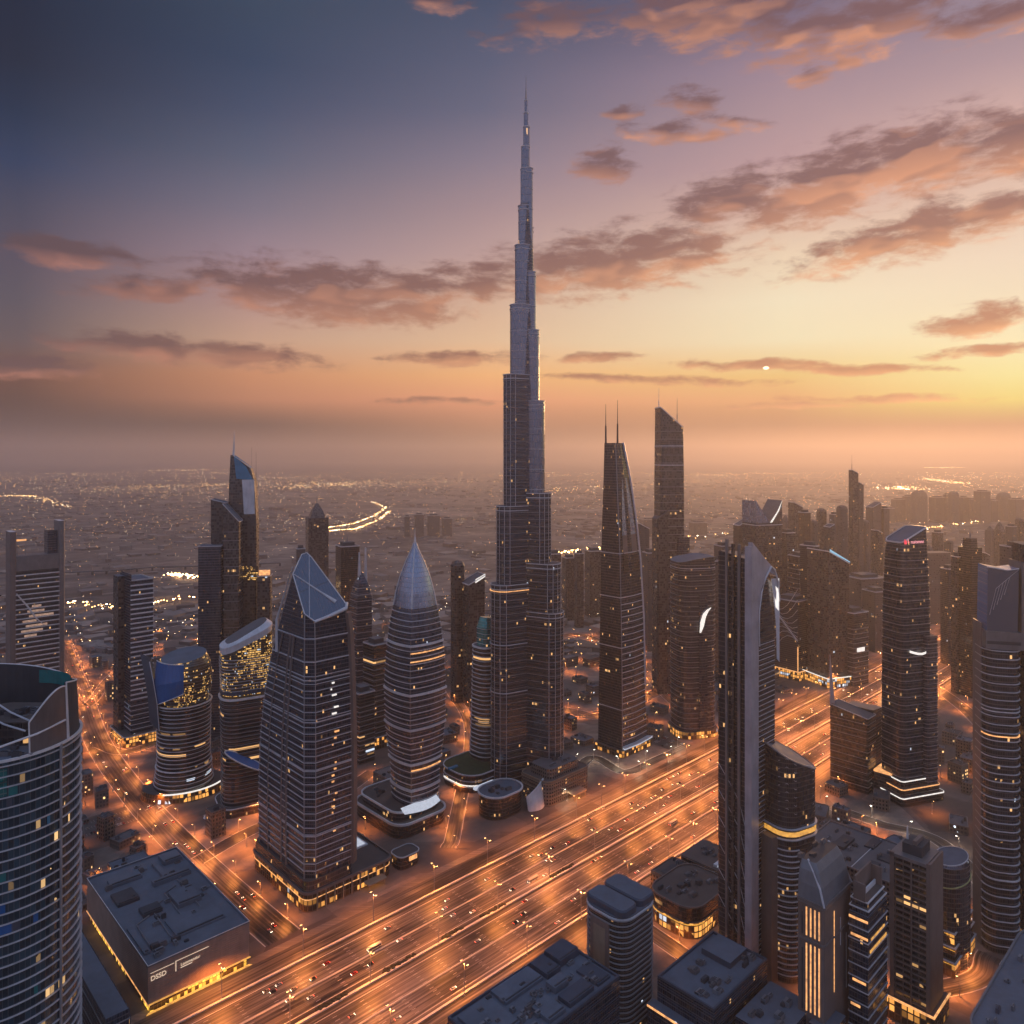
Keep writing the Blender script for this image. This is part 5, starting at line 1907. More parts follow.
# ---- dark roof at the bottom, right of the middle
t = thing('terrace_roof_block', 'dark navy block with a stepped roof and parapet at the bottom below the leaf tower', 'building', 96 + TX * 34 + NX * 21, 495 + TY * 34 + NY * 21, TH)
pl = rrect(68, 42)
skin(t, [rg(pl, 0), rg(pl, 45)], F_NAVY, M_ROOF, (7, .3, .5, M_NAVYWALL))
parapet(t, pl, 45, 1.6, 1.2, M_NAVYWALL)
rooftops(t, -32, 32, -19, 19, 45, 26, 6)
b = MB()
b.box(8, 30, -8, 14, 45, 49, M_NAVYWALL, M_ROOF)
b.build('raised_panel', t)
b = MB()
b.box(-41, -34.01, -26, 24, 0, 30, F_NAVY, M_ROOF)
b.box(-41.6, -41.01, -26, 24, 28.5, 29.6, G_WARM)
b.build('lit_ledge', t)
t = thing('stepped_dark_block', 'low dark block of uneven steps at the bottom in front of the gold ring tower', 'building', *GP(775, 1010, 34), TH)
for i, (x_, y_, w, d, h) in enumerate(((0, 0, 46, 30, 34), (-6, -24, 50, 17, 28), (18, -26, 22, 14, 33), (28, 2, 12, 26, 25))):
    b = MB()
    b.box(x_ - w / 2 + i * .02, x_ + w / 2, y_ - d / 2, y_ + d / 2, 0, h + i * .01, F_NAVY, M_ROOF)
    b.build('wing', t)
rooftops(t, -20, 20, -12, 12, 34, 10, 6)
rooftops(t, -28, 10, -30, -17, 28, 8, 5)

# ---- brown tower with lit slits
D_ = 470
W_, P_ = wR(824, D_, 851), wL(824, D_, 797)
t = thing('lit_slit_tower', 'brown tower with tall golden window slits and a curved roof at the bottom right', 'tower', *fc(824, D_, W_, P_), TH)
x0, y0 = -W_ / 2, -P_ / 2
pl = rrect(W_, P_, 1.5, 2)
zt = HZ(908, D_)
b = MB()
b.loft([rg(pl, 0), rg(pl, zt)], M_FRAMEB, M_ROOF)
b.build('wall', t)
b = MB()
rr = [rg(pl, zt, 1.0), rg(rrect(W_ * .96, P_ * .9, 1.5, 2, 0, P_ * .06), zt + 10), rg(rrect(W_ * .9, P_ * .74, 1.5, 2, .5, P_ * .14), zt + 18), rg(rrect(W_ * .8, P_ * .55, 1.5, 2, 1, P_ * .2), zt + 23)]
b.loft(rr, M_UNIT, M_ROOFB)
b.rim(rg(pl, zt + .2), .8, 1.2, M_FRAMEG)
b.build('curved_roof', t)
b = MB()
b.tube([(x0 - .3, y0 - .3, zt), (x0 + 1, y0 + 3, zt + 10), (x0 + 3, y0 + 8, zt + 18), (x0 + 6, y0 + 13, zt + 23.4)], .7, M_BAND)
b.tube([(-x0 + .3, y0 - .3, zt), (-x0 - 1, y0 + 4, zt + 10), (-x0 - 2, y0 + 9, zt + 18), (-x0 - 3, y0 + 14, zt + 23.4)], .7, M_BAND)
b.build('roof_ribs', t)
rooftops(t, x0 + 4, -x0 - 4, y0 + 16, -y0 - 3, zt + 22, 4, 5)
for z0, z1 in ((zt - 22, zt - 4), (zt - 70, zt - 27)):
    for q in range(5):
        b = MB()
        y_ = y0 + 2.6 + q * (P_ - 5) / 4.6
        b.box(x0 - .32, x0 - .02, y_, y_ + .85, z0, z1 - (4 if q == 4 else 0), G_WARM if q != 4 else M_UNITD)
        b.box(x0 - .55, x0 - .02, y_ + .86, y_ + 1.4, z0 - 1, z1 + 1, M_FRAMEB)
        b.build('window', t)
for x_, z0, z1 in ((x0 + W_ * .35, zt - 60, zt - 8), (x0 + W_ * .58, zt - 34, zt - 16), (x0 + W_ * .8, zt - 66, zt - 30)):
    b = MB()
    b.box(x_, x_ + .7, y0 - .3, y0 - .02, z0, z1, G_WARM if x_ < 0 else M_BAND)
    b.build('window', t)
for z in (zt - 24.5, zt - 1.5):
    crown_edge(t, rg(pl, z), M_FRAMEG, .5, 1.2, 'ledge')

# ---- glass tower with lit setback crown
D_ = 478
W_, P_ = wR(868, D_, 887), wL(868, D_, 849)
t = thing('lit_crown_tower', 'narrow glass tower with bright lit terraces and an open lit crown', 'tower', *fc(868, D_, W_, P_), TH)
x0, y0 = -W_ / 2, -P_ / 2
pl = rrect(W_, P_)
zt = HZ(918, D_)
rr = [rg(pl, 0), rg(pl, zt)]
b = MB()
b.loft(rr, F_NAVY, M_ROOF)
for z in range(6, int(zt), 8):
    b.rim(rg(pl, z), .5, .6, M_BAND)
b.build('facade', t)
for z, s_, f0, f1 in ((zt - 4, 3, 0, 1), (zt - 15, 3, .1, 1), (zt - 17, 0, .15, .85), (zt - 24, 0, .1, .95), (zt - 44, 3, .2, .9), (zt - 60, 3, .1, .6), (zt - 78, 3, .3, 1), (zt - 92, 0, .1, .5)):
    b = MB()
    if s_ == 3:
        b.box(x0 - .35, x0 - .02, -y0 - P_ * f1, -y0 - P_ * f0, z, z + 1.5, G_WARM)
    else:
        b.box(x0 + W_ * f0, x0 + W_ * f1, y0 - .35, y0 - .02, z, z + 1.6, G_GOLD)
    b.build('light_strip', t)
for i, sc in enumerate((.92, .82)):
    b = MB()
    p2 = rrect(W_ * sc, P_ * sc, cx=.6 * i, cy=.6 * i)
    b.loft([rg(p2, zt + 4 * i), rg(p2, zt + 4 * i + 4)], F_NAVY, M_ROOFB)
    b.rim(rg(p2, zt + 4 * i + 3.4), .8, .7, M_BANDW)
    b.build('setback', t)
b = MB()
z = zt + 8
b.box(x0 + 2, x0 + 3, y0 + 2.5, -y0 - 2, z, z + 11, M_FRAMEB)
b.box(-x0 - 3, -x0 - 2, y0 + 2.5, -y0 - 2, z, z + 12, M_FRAMEB)
b.box(x0 + 3, -x0 - 3, -y0 - 3, -y0 - 2, z, z + 14, M_FRAMEB)
b.box(x0 + 3.2, -x0 - 3.2, y0 + 6, y0 + 7, z, z + 3, M_BANDW)
b.build('open_crown', t)
b = MB()
b.box(x0 + 3.1, x0 + 3.6, y0 + 4, -y0 - 4, z + .5, z + 7, G_WARM)
b.build('glow_panel', t)

# ---- grid tower
D_ = 505
W_, P_ = wR(929, D_, 941), wL(929, D_, 892)
t = thing('grid_tower', 'brown framed tower with a dark grid of balconies facing the lit crown tower', 'tower', *fc(929, D_, W_, P_), TH)
x0, y0 = -W_ / 2, -P_ / 2
zt = HZ(868, D_)
pl = rrect(W_, P_)
b = MB()
b.loft([rg(pl, 0), rg(pl, zt)], F_GRID, M_ROOFB)
z = 8
while z < zt - 3:
    b.rim(rg(pl, z), .9, .55, M_FRAMEB, sel=(3, 0))
    z += 4
b.build('facade', t)
b = MB()
for q in (0, .5, .985):
    y_ = y0 + P_ * q
    b.box(x0 - 1.6, x0 - .01, y_ - 1.3, y_ + (1.3 if q != .5 else -.6), 0, zt + (3 if q != .5 else 0), M_FRAMEB)
b.box(x0, -x0, y0 - 1.4, y0 - .01, 10, zt + 3, M_FRAMEB)
b.build('frame', t)
b = MB()
b.box(x0 - 1.6, -x0, y0 + 1, -y0 + 1, zt + .01, zt + 2.2, M_FRAMEG)
b.box(x0 + 5, -x0 - 3, y0 + 6, -y0 - 5, zt + 2.2, zt + 9, M_UNITD)
b.box(x0 + 6, -x0 - 5, y0 + 12, -y0 - 14, zt + 9, zt + 12, M_FRAMEB)
b.build('roof_plant', t)
b = MB()
b.tube([(x0 + 12, -y0 - 6, zt + 9), (x0 + 12, -y0 - 6, zt + 18)], [.9, .4], M_BANDW)
b.build('spire', t)
b = MB()
b.rim(rg(rrect(W_ + 8, P_ + 8), 15.2), .9, 1.2, G_WARM, sel=(3, 0))
b.loft([rg(rrect(W_ + 8, P_ + 8), 0), rg(rrect(W_ + 8, P_ + 8), 15)], F_MARKET, M_ROOFB)
b.build('lit_base', t)

# ---- wide flat roof behind them
t = thing('wide_roof_hall', 'wide pale grey flat roof behind the brown tower with lit slits', 'building', 309, 662, TH)
pl = rrect(70, 86)
skin(t, [rg(pl, 0), rg(pl, 40)], F_STONE, M_ROOFG, (10, .4, .8, M_FRAMEG))
parapet(t, pl, 40, 1.2, 1, M_FRAMEG)
for x0_, x1_, y0_, y1_, h in ((-10, 14, 12, 22, 2.6), (10, 30, -6, 2, 1.4), (-30, -12, -20, -12, 2), (-4, 8, -36, -14, 1.2)):
    b = MB()
    b.box(x0_, x1_, y0_, y1_, 40, 40 + h, M_UNITD)
    b.build('raised_panel', t)
rooftops(t, -32, 32, -40, 40, 40, 22, 5)
b = MB()
b.box(-34, 34, -4, -3.4, 40, 40.5, M_BAND)
b.build('roof_rail', t)

# ---- oval dark tower
D_ = 580
t = thing('oval_tower', 'small dark oval tower with a pale green light ring behind the brown grid tower', 'tower', *AT(951, D_), R(30))
pl = ell(16, 12, 28)
zt = HZ(856, D_)
rr = [rg(pl, 0), rg(pl, zt - 14), rg(pl, zt - 4, .96), rg(pl, lambda x_, y_: zt + .15 * x_, .86)]
skin(t, rr, F_NAVY, M_ROOF)
b = MB()
b.rim([(x_, y_, zt - 15 + .22 * x_) for x_, y_ in pl], .5, .8, plain('pale green strip', (.5, .55, .25), .4))
b.build('light_ring', t)
crown_edge(t, rr[-1], M_BAND, .5, .7)

# ---- low lit building
D_ = 558
W_, P_ = wR(955, D_, 975), wL(955, D_, 930)
t = thing('terraced_lit_building', 'low terraced building with golden lit floors at the foot of the grid tower', 'building', *fc(955, D_, W_, P_), TH)
pl = rrect(W_, P_)
for i, (z0, z1, sc, f_) in enumerate(((0, 11, 1, F_MARKET), (11, 20, .93, F_BROWN), (20, 29, .86, F_MARKET))):
    b = MB()
    p2 = rrect(W_ * sc, P_ * sc, cy=P_ * (1 - sc) / 2, cx=W_ * (1 - sc) / 2)
    b.loft([rg(p2, z0), rg(p2, z1)], f_, M_ROOFB)
    b.rim(rg(p2, z1 + .2), .9, .9, M_BAND)
    b.rim(rg(p2, z1 - 1.6), .3, .4, G_GOLD, sel=(3,))
    b.build('storey', t)
rooftops(t, -W_ / 2 + 5, W_ / 2 - 2, -P_ / 2 + 5, P_ / 2 - 2, 29, 5, 5)

# ---- roof at the bottom right corner
mx, my = (356 + 261) / 2, (521 + 435) / 2
t = thing('corner_roof_block', 'large dark curved roof with small dark vents filling the bottom right corner', 'building', mx + NX * 40, my + NY * 40, TH)
pl = rrect(150, 80, 22, 7)
skin(t, [rg(pl, 0), rg(pl, 60)], F_NAVY, M_ROOF, (8, .4, .6, M_NAVYWALL))
parapet(t, pl, 60, 1.4, 1.2, M_UNIT)
rooftops(t, -60, 60, -36, 36, 60, 46, 4.5, (M_UNITD, M_NAVYWALL, M_UNIT))
b = MB()
for q in range(3):
    b.tube([(10 * math.cos(R(a)) * (1 - q * .28), 8 + 10 * math.sin(R(a)) * (1 - q * .28), 60.3) for a in range(0, 361, 15)], .35, M_BAND, 5)
b.build('helipad_rings', t)

# ---- low buildings behind the rounded block
t = thing('curved_lit_block', 'low brown block with a curved golden arcade between the rounded block and leaf tower', 'building', *AT(690, 634), TH)
pl = rrect(58, 44, 14, 6)
skin(t, [rg(pl, 0), rg(pl, 14)], F_MARKET, M_ROOFB)
b = MB()
b.loft([rg(pl, 14.0, 1.05), rg(pl, 26, 1.05)], F_BROWN, M_ROOFB)
b.rim(rg(pl, 14.4, 1.05), .8, .8, M_FRAMEB)
b.build('upper_storey', t)
crown_edge(t, rg(pl, 26.4, 1.05), M_FRAMEB, .9, 1.4)
b = MB()
b.rim(rg(pl, 12.6, 1.06), .6, .6, G_GOLD, sel=range(12, 27))
b.build('light_strip', t)
rooftops(t, -26, 26, -18, 18, 26, 14, 7)
t = thing('white_skylight_block', 'low dark roof with one white skylight strip beside the leaf tower', 'building', *AT(712, 690), TH)
pl = rrect(40, 42, 2, 2)
skin(t, [rg(pl, 0), rg(pl, 22)], F_BROWN, M_ROOFB, (7, .4, .6, M_FRAMEB))
b = MB()
b.box(-16, 12, -15, -11, 22, 24.2, M_BANDW)
b.box(-15.5, 11.5, -15.12, -15.01, 22.3, 23.9, G_SOFT)
b.build('skylight', t)
rooftops(t, -18, 18, -8, 19, 22, 8, 6)
t = thing('roof_garden_block', 'low block with a dark roof opening between the rounded block and the highway', 'building', *AT(676, 672), TH)
pl = rrect(34, 30)
skin(t, [rg(pl, 0), rg(pl, 18)], F_STONE, M_ROOFB)
parapet(t, pl, 18, 1, .8, M_FRAMEB)
b = MB()
b.box(-12, 6, -8, 8, 18.01, 18.4, M_UNITD)
b.build('roof_opening', t)
rooftops(t, 6, 16, -14, 14, 18, 4, 5)

# ------------------------------------------------------------------ hazy towers further back
def bg(name, label, px0, px1, yt, d, fac=F_FAR, top='flat', rot=.5, band=0, dep=None, group=None, base=None, mat=M_BANDD):
    m_ = d / F
    w = (px1 - px0) * m_ / (1.0 if top == 'round' else 1.12)
    dp = dep or min(w * 1.1, 60)
    t = thing(name, label, 'tower', *AT((px0 + px1) / 2, d), rot, group)
    zt = HZ(yt, d)
    pl = rrect(w, dp, min(w, dp) * (.3 if top in ('round', 'dome') else .04), 4)
    if top in ('flat', 'spire', 'sign', 'mast'):
        rr = [rg(pl, 0), rg(pl, zt)]
    elif top == 'slantL':      # high at the left
        rr = [rg(pl, 0), rg(pl, lambda x, y: zt - (x / w + .5) * w * .5)]
    elif top == 'slantR':
        rr = [rg(pl, 0), rg(pl, lambda x, y: zt - (.5 - x / w) * w * .5)]
    elif top == 'point':
        rr = [rg(pl, 0), rg(pl, zt - w * 1.5), rg(pl, zt - w * .7, .66), rg(pl, zt, .12)]
    elif top == 'dome':
        rr = [rg(pl, 0), rg(pl, zt - w * .45), rg(pl, zt - w * .18, .84), rg(pl, zt - w * .04, .5), rg(pl, zt, .1)]
    elif top == 'step':
        rr = [rg(pl, 0), rg(pl, zt - w * 1.3), rg(pl, zt - w * 1.3 + .5, .8), rg(pl, zt - w * .5, .8), rg(pl, zt - w * .5 + .5, .5), rg(pl, zt, .45)]
    else:
        rr = [rg(pl, 0), rg(pl, zt, .92)]
    b = MB()
    b.loft(rr, fac, M_ROOFG)
    if band:
        b.bands(rr, band, zt - w * .6, band, .6, 1.0, mat)
    b.build('facade', t)
    if top in ('flat', 'sign', 'mast'):
        b = MB()
        b.loft([rg(pl, zt, .6), rg(pl, zt + 6, .6)], M_UNITD, M_ROOFG)
        b.rim(rg(pl, zt - .5), .6, 1.6, M_BAND)
        b.build('roof_plant', t)
    if top.startswith('slant'):
        crown_edge(t, rr[-1], M_BANDW, .7, 1.6)
    if top in ('spire', 'mast', 'step'):
        mast(t, 0, 0, zt, zt + w * (1.1 if top == 'spire' else .6), w * .06, .2)
    if top == 'spire':
        b = MB()
        b.loft([rg(pl, zt, .75), rg(pl, zt + w * .35, .5), rg(pl, zt + w * .7, .1)], fac, M_ROOFG)
        b.build('crown', t)
    if base:
        b = MB()
        b.loft([rg(pl, 0, 1.25), rg(pl, 16, 1.25)], F_MARKET, M_ROOFB)
        b.rim(rg(pl, 16.2, 1.25), .8, 1.4, base)
        b.build('podium', t)
    return t, rr, w, dp, zt


bg('spired_tower', 'hazy tower with a long thin spire behind the big faceted tower', 306, 328, 517, 1700, F_GREY, 'spire', .4)
bg('thin_tower', 'thin pale hazy tower just left of the hazy tower with a long spire', 296, 305, 548, 1500, F_FAR, 'mast', .4)
bg('crown_lamp_tower', 'brown hazy tower with a lamp on its stepped roof behind the faceted tower', 337, 358, 545, 1350, F_BROWN, 'mast', .5)
t, rr, w, dp, zt = bg('twin_blade_tower', 'slim navy tower ending in two thin upright blades left of the pointed tower', 352, 370, 572, 1090, F_NAVY, 'point', .6, 9)
b = MB()
b.loft([rg(rrect(4, 10, cx=-w * .1), zt - 40), rg(rrect(1, 3, cx=-w * .12), HZ(552, 1090))], M_BAND, M_BAND)
b.loft([rg(rrect(4, 10, cx=w * .3), zt - 44), rg(rrect(1, 3, cx=w * .3), HZ(548, 1090))], M_BAND, M_BAND)
b.build('crown_blade', t)
bg('stepped_brown_tower', 'brown banded block with lit floors between the slim navy tower and pointed tower', 366, 386, 642, 1010, F_RIB, 'flat', TH, 7, base=M_BAND)
bg('dark_stub_tower', 'short dark ribbed block directly behind the right side of the faceted tower', 352, 372, 690, 960, F_RIB, 'flat', TH, 6)
bg('bullet_tower', 'hazy grey tower with a bullet shaped top left of the tallest tower', 451, 464, 560, 1190, F_GREY, 'dome', .5)
t, rr, w, dp, zt = bg('white_cap_tower', 'dark slab tower with a bright white slanted cap left of the tallest tower', 463, 483, 574, 1180, F_GREY, 'slantR', .45)
b = MB()
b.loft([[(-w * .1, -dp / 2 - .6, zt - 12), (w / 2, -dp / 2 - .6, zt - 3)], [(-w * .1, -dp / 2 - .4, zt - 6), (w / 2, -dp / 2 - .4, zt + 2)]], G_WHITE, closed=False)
b.build('white_cap', t)
for i, (a, c_, y_, d, lb) in enumerate(((548, 560, 553, 1500, 'grey hazy slab directly right of the tallest tower'), (563, 575, 557, 1780, 'hazy brown slab with one bright window group right of the tallest tower'),
                                       (575, 583, 553, 1700, 'narrow darker slab in the middle of the hazy slabs right of the tallest tower'), (586, 601, 550, 1820, 'wide hazy slab just left of the pyramid tower'))):
    bg('slab_tower', lb, a, c_, y_, d, F_GREY, 'flat', .3)
bg('slab_tower', 'hazy brown slab just right of the pyramid tower', 636, 648, 523, 1600, F_FAR, 'slantL', .3)
bg('slab_tower', 'lower hazy slab between the pyramid tower and the slant topped tower', 644, 656, 552, 1500, F_FAR, 'flat', .3)
bg('slab_tower', 'slim hazy slab seen left of the square tower with the notched roof', 735, 746, 520, 1750, F_BROWN, 'slantR', .3)
bg('slab_tower', 'hazy grey slab behind the left side of the leaf tower', 716, 730, 545, 1500, F_FAR, 'flat', .3)
bg('slab_tower', 'short hazy slab between the round fronted tower and the leaf tower', 704, 718, 560, 1300, F_GREY, 'flat', .3)
# the right-hand cluster
bg('curved_top_tower', 'hazy tower with a top curving up to the left right of the notched tower', 790, 801, 502, 2000, F_GREY, 'slantL', .2)
bg('dark_slim_tower', 'slim dark straight tower right of the hazy tower with the curved top', 800, 809, 512, 1850, F_BROWN, 'flat', .3)
bg('slab_tower', 'hazy block in front of the tower with the curved top', 781, 793, 532, 1550, F_GREY, 'flat', .35)
bg('slab_tower', 'banded hazy block beside the notched tower in the right hand cluster', 791, 807, 555, 1450, F_DARK, 'flat', .35, 9)
t, rr, w, dp, zt = bg('swirl_tower', 'dark tower with white curving lines on its face right of the leaf tower', 778, 806, 598, 1330, F_DARK, 'flat', TH - .1, 0, base=G_WARM)
b = MB()
for q in range(12):
    z0 = 40 + q * 9
    b.tube([(-w / 2 - .5, dp / 2 - dp * f, z0 + 26 * math.sin(f * 2.6 + q * .35) + 14 * f) for f in (0, .2, .4, .6, .8, 1)], .35, M_BANDW, 4)
b.tube([(-w / 2 - .6, -dp / 2 - .6, 4), (-w / 2 - .6, -dp / 2 - .6, 58)], 1.0, G_WARM, 5)
b.build('curving_lines', t)
bg('black_slab_tower', 'black thin slab tower just left of the tower with a blue slanted crest', 806, 813, 545, 1330, F_DARK, 'flat', .7, dep=30)
t, rr, w, dp, zt = bg('blue_crest_tower', 'grey ribbed tower with a blue lit slanted crest in the right hand cluster', 813, 843, 549, 1290, F_GREY, 'slantL', .35, 0, base=G_WHITE)
b = MB()
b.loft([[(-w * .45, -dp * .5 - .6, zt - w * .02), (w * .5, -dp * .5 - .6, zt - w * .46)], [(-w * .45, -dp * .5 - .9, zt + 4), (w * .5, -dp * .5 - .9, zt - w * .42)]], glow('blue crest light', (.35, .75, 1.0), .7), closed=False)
b.build('blue_crest', t)
t, rr, w, dp, zt = bg('white_sign_block', 'lower dark block with a short white light bar at the right hand cluster', 838, 863, 610, 1290, F_DARK, 'flat', .5, 8)
b = MB()
b.box(-w * .3, w * .2, -dp / 2 - .8, -dp / 2 - .2, HZ(650, 1280), HZ(646, 1280), G_WHITE)
b.build('light_bar', t)
bg('slab_tower', 'round topped hazy tower above the blue crested tower', 817, 826, 508, 2150, F_GREY, 'dome', .2)
bg('slab_tower', 'hazy tower left of the tall blade tower in the right hand cluster', 837, 847, 505, 2100, F_FAR, 'dome', .2)
t, rr, w, dp, zt = bg('blade_tower', 'tall thin hazy blade tower rising above the right hand cluster', 850, 857, 470, 1950, F_GREY, 'slantL', .2)
mast(t, -w * .3, 0, zt - 4, HZ(455, 1950), .8, .2)
bg('slab_tower', 'hazy tower pressed against the right side of the tall blade tower', 856.5, 862.5, 482, 1990, F_FAR, 'slantL', .2)
bg('slab_tower', 'hazy tower right of the tall blade tower left of a narrower one', 868, 879, 502, 2500, F_FAR, 'slantR', .2)
bg('slab_tower', 'narrow hazy tower between the blade tower group and the red sign tower', 881, 888, 508, 2500, F_FAR, 'flat', .2)
bg('slab_tower', 'wide hazy block low behind the blade tower', 846, 882, 576, 1650, F_FAR, 'flat', .3)
bg('slab_tower', 'pale hazy block directly left of the red sign tower', 866, 884, 590, 1500, F_FAR, 'flat', .3)
bg('arch_top_tower', 'wide hazy tower with an arched roof just right of the red sign tower', 918, 950, 552, 1750, F_FAR, 'round', .1, dep=40)
bg('dark_slim_tower', 'slim dark tower right of the red sign tower in front of the arched one', 943, 954, 568, 1400, F_DARK, 'flat', .2)
bg('pale_pier_tower', 'pale brown flat faced tower left of the framed tower at the right edge', 953, 961, 556, 1230, F_GREY, 'sign', .2)
bg('stepped_top_tower', 'brown hazy tower with a stepped pointed top left of the framed tower', 960, 980, 538, 1220, F_BROWN, 'step', .3)
bg('edge_slab_tower', 'plain grey hazy slab behind the framed tower at the right edge', 1006, 1030, 546, 1150, F_FAR, 'flat', .1)
for i, (a, c_, y_, hh) in enumerate(((884, 893, 508, 'low narrow'), (893, 903, 499, 'square'), (904, 912, 496, 'slightly taller'), (911, 927, 490, 'wide domed'), (931, 943, 497, 'square'), (944, 949, 494, 'thin'), (949, 958, 491, 'round topped'),
                                     (960, 967, 497, 'narrow'), (968, 975, 499, 'narrow low'), (976, 988, 491, 'tall wide'), (989, 996, 500, 'thin low'), (997, 1010, 492, 'domed'), (1011, 1022, 499, 'square end'))):
    bg('slab_tower', '%s hazy block, number %s from the left in the far row' % (hh, ('one two three four five six seven eight nine ten eleven twelve thirteen'.split())[i]), a, c_, y_, 4300 + 80 * (i % 3), F_FAR, 'dome' if 'dom' in hh or 'round' in hh else 'flat', .1)
for i, (a, c_, y_) in enumerate(((404, 410, 514), (414, 424, 512), (427, 440, 513), (442, 452, 516), (640, 660, 517), (690, 706, 520))):
    bg('slab_tower', ('thin faint block on the plain right of the lit bend of far road', 'second faint block on the plain right of the lit far road', 'third and widest faint block on the plain left of the tallest tower', 'last faint low block on the plain left of the tallest tower',
                      'faint wide block on the plain just right of the pyramid tower', 'faint block on the plain right of the slant topped tower')[i], a, c_, y_ + 2, 3600, F_FAR, 'flat', .2)

ordn = 'first second third fourth fifth sixth seventh eighth ninth tenth eleventh twelfth thirteenth fourteenth fifteenth sixteenth seventeenth eighteenth'.split()
for i, (a, c_, y_, d, tp) in enumerate(((768, 776, 540, 1700, 'flat'), (783, 788, 515, 2300, 'point'), (796, 800, 520, 2200, 'spire'), (810, 816, 520, 2000, 'dome'), (826, 832, 524, 1900, 'slantR'), (831, 837, 514, 2300, 'flat'),
                                         (847, 851, 528, 2300, 'point'), (862, 868, 520, 2100, 'dome'), (874, 880, 530, 1800, 'slantL'), (926, 932, 545, 2000, 'point'), (934, 941, 532, 2200, 'flat'), (946, 951, 540, 1900, 'dome'),
                                         (980, 986, 552, 1700, 'slantL'), (987, 993, 530, 2400, 'spire'), (996, 1003, 522, 2300, 'point'), (1008, 1014, 526, 2200, 'flat'), (1016, 1023, 518, 2400, 'dome'))):
    bg('slim_tower', '%s slim hazy tower from the left among the slender ones packed at the right' % ordn[i], a, c_, y_, d, F_FAR if i % 2 else F_GREY, tp, .25, dep=24)

# elevated dark causeway crossing the plain at the left
b = MB()
pts = [Vector((*GP(x_, y_), 12)) for x_, y_ in ((64, 576), (110, 574), (160, 570), (215, 569), (280, 566))]
for a, c_ in zip(pts[:-1], pts[1:]):
    n_ = (c_ - a).normalized().cross(Vector((0, 0, 1)))
    b.slab([(a + n_ * 9)[:2], (c_ + n_ * 9)[:2], (c_ - n_ * 9)[:2], (a - n_ * 9)[:2]], 10, 13, M_UNITD)
t = thing('viaduct', 'long dark viaduct crossing the plain behind the striped slab tower', 'bridge', 0, 0)
b.build('deck', t)
for q in range(14):
    f = q / 13 * (len(pts) - 1.001)
    p = pts[int(f)].lerp(pts[int(f) + 1], f % 1)
    b = MB()
    b.prism(rrect(5, 5, cx=p.x, cy=p.y), 0, 10, M_UNITD)
    b.build('pier', t)
b = MB()
b.tube([p + Vector((0, -8.6, 1.6)) for p in pts], .5, M_BANDD)
b.build('railing', t)

# ------------------------------------------------------------------ low buildings on the plain
bpy.context.view_layer.update()
OCC = []
for o in S.objects:
    if o.parent is None and o.type == 'EMPTY' and o.get('category') not in ('street lamp', 'bridge'):
        bx = []
        for ch in o.children:
            if ch.type == 'MESH':
                cs = [ch.matrix_world @ Vector(cn) for cn in ch.bound_box]
                if min(p.z for p in cs) < 30:
                    lo = [min(cn[i] for cn in ch.bound_box) for i in (0, 1)]
                    hi = [max(cn[i] for cn in ch.bound_box) for i in (0, 1)]
                    bx.append((lo[0], hi[0], lo[1], hi[1]))
        if bx:
            mx_, my_ = o.location.x, o.location.y
            ca, sa = math.cos(o.rotation_euler.z), math.sin(o.rotation_euler.z)
            L_ = (min(q[0] for q in bx), max(q[1] for q in bx), min(q[2] for q in bx), max(q[3] for q in bx))
            OCC.append((mx_, my_, ca, sa, *L_))
RP = []
for kx, pts in RD.items():
    if kx.startswith('far'):
        continue
    wd = 24 if kx in ('curve', 'tower', 'tower2', 'right') else 16
    for p in pts:
        RP.append((p.x, p.y, wd))


def free(x, y, r):
    o_ = (x - HX0) * NX + (y - HY0) * NY
    if -38 - r < o_ < 132 + r:
        return False
    for mx_, my_, ca, sa, x0, x1, y0, y1 in OCC:
        u, v = x - mx_, y - my_
        u, v = u * ca + v * sa, -u * sa + v * ca
        if x0 - r - 2 < u < x1 + r + 2 and y0 - r - 2 < v < y1 + r + 2:
            return False
    for px, py, wd in RP:
        if (px - x) ** 2 + (py - y) ** 2 < (wd + r) ** 2:
            return False
    return True


random.seed(21)
spots = []
tries = 0
while len(spots) < 300 and tries < 20000:
    tries += 1
    yy = 600 + 1000 * random.random() ** 1.6
    xx = random.uniform(-.72, .72) * yy
    w, d = (random.uniform(9, 24), random.uniform(9, 26)) if random.random() < .55 else (random.uniform(16, 40), random.uniform(16, 44))
    h = random.choice((5, 6, 8, 10, 12, 15, 18, 24)) * random.uniform(.8, 1.2)
    r = max(w, d) * .56
    if not free(xx, yy, r) or any((xx - q[0]) ** 2 + (yy - q[1]) ** 2 < (r + q[2]) ** 2 for q in spots):
        continue
    spots.append((xx, yy, r, w, d, h))
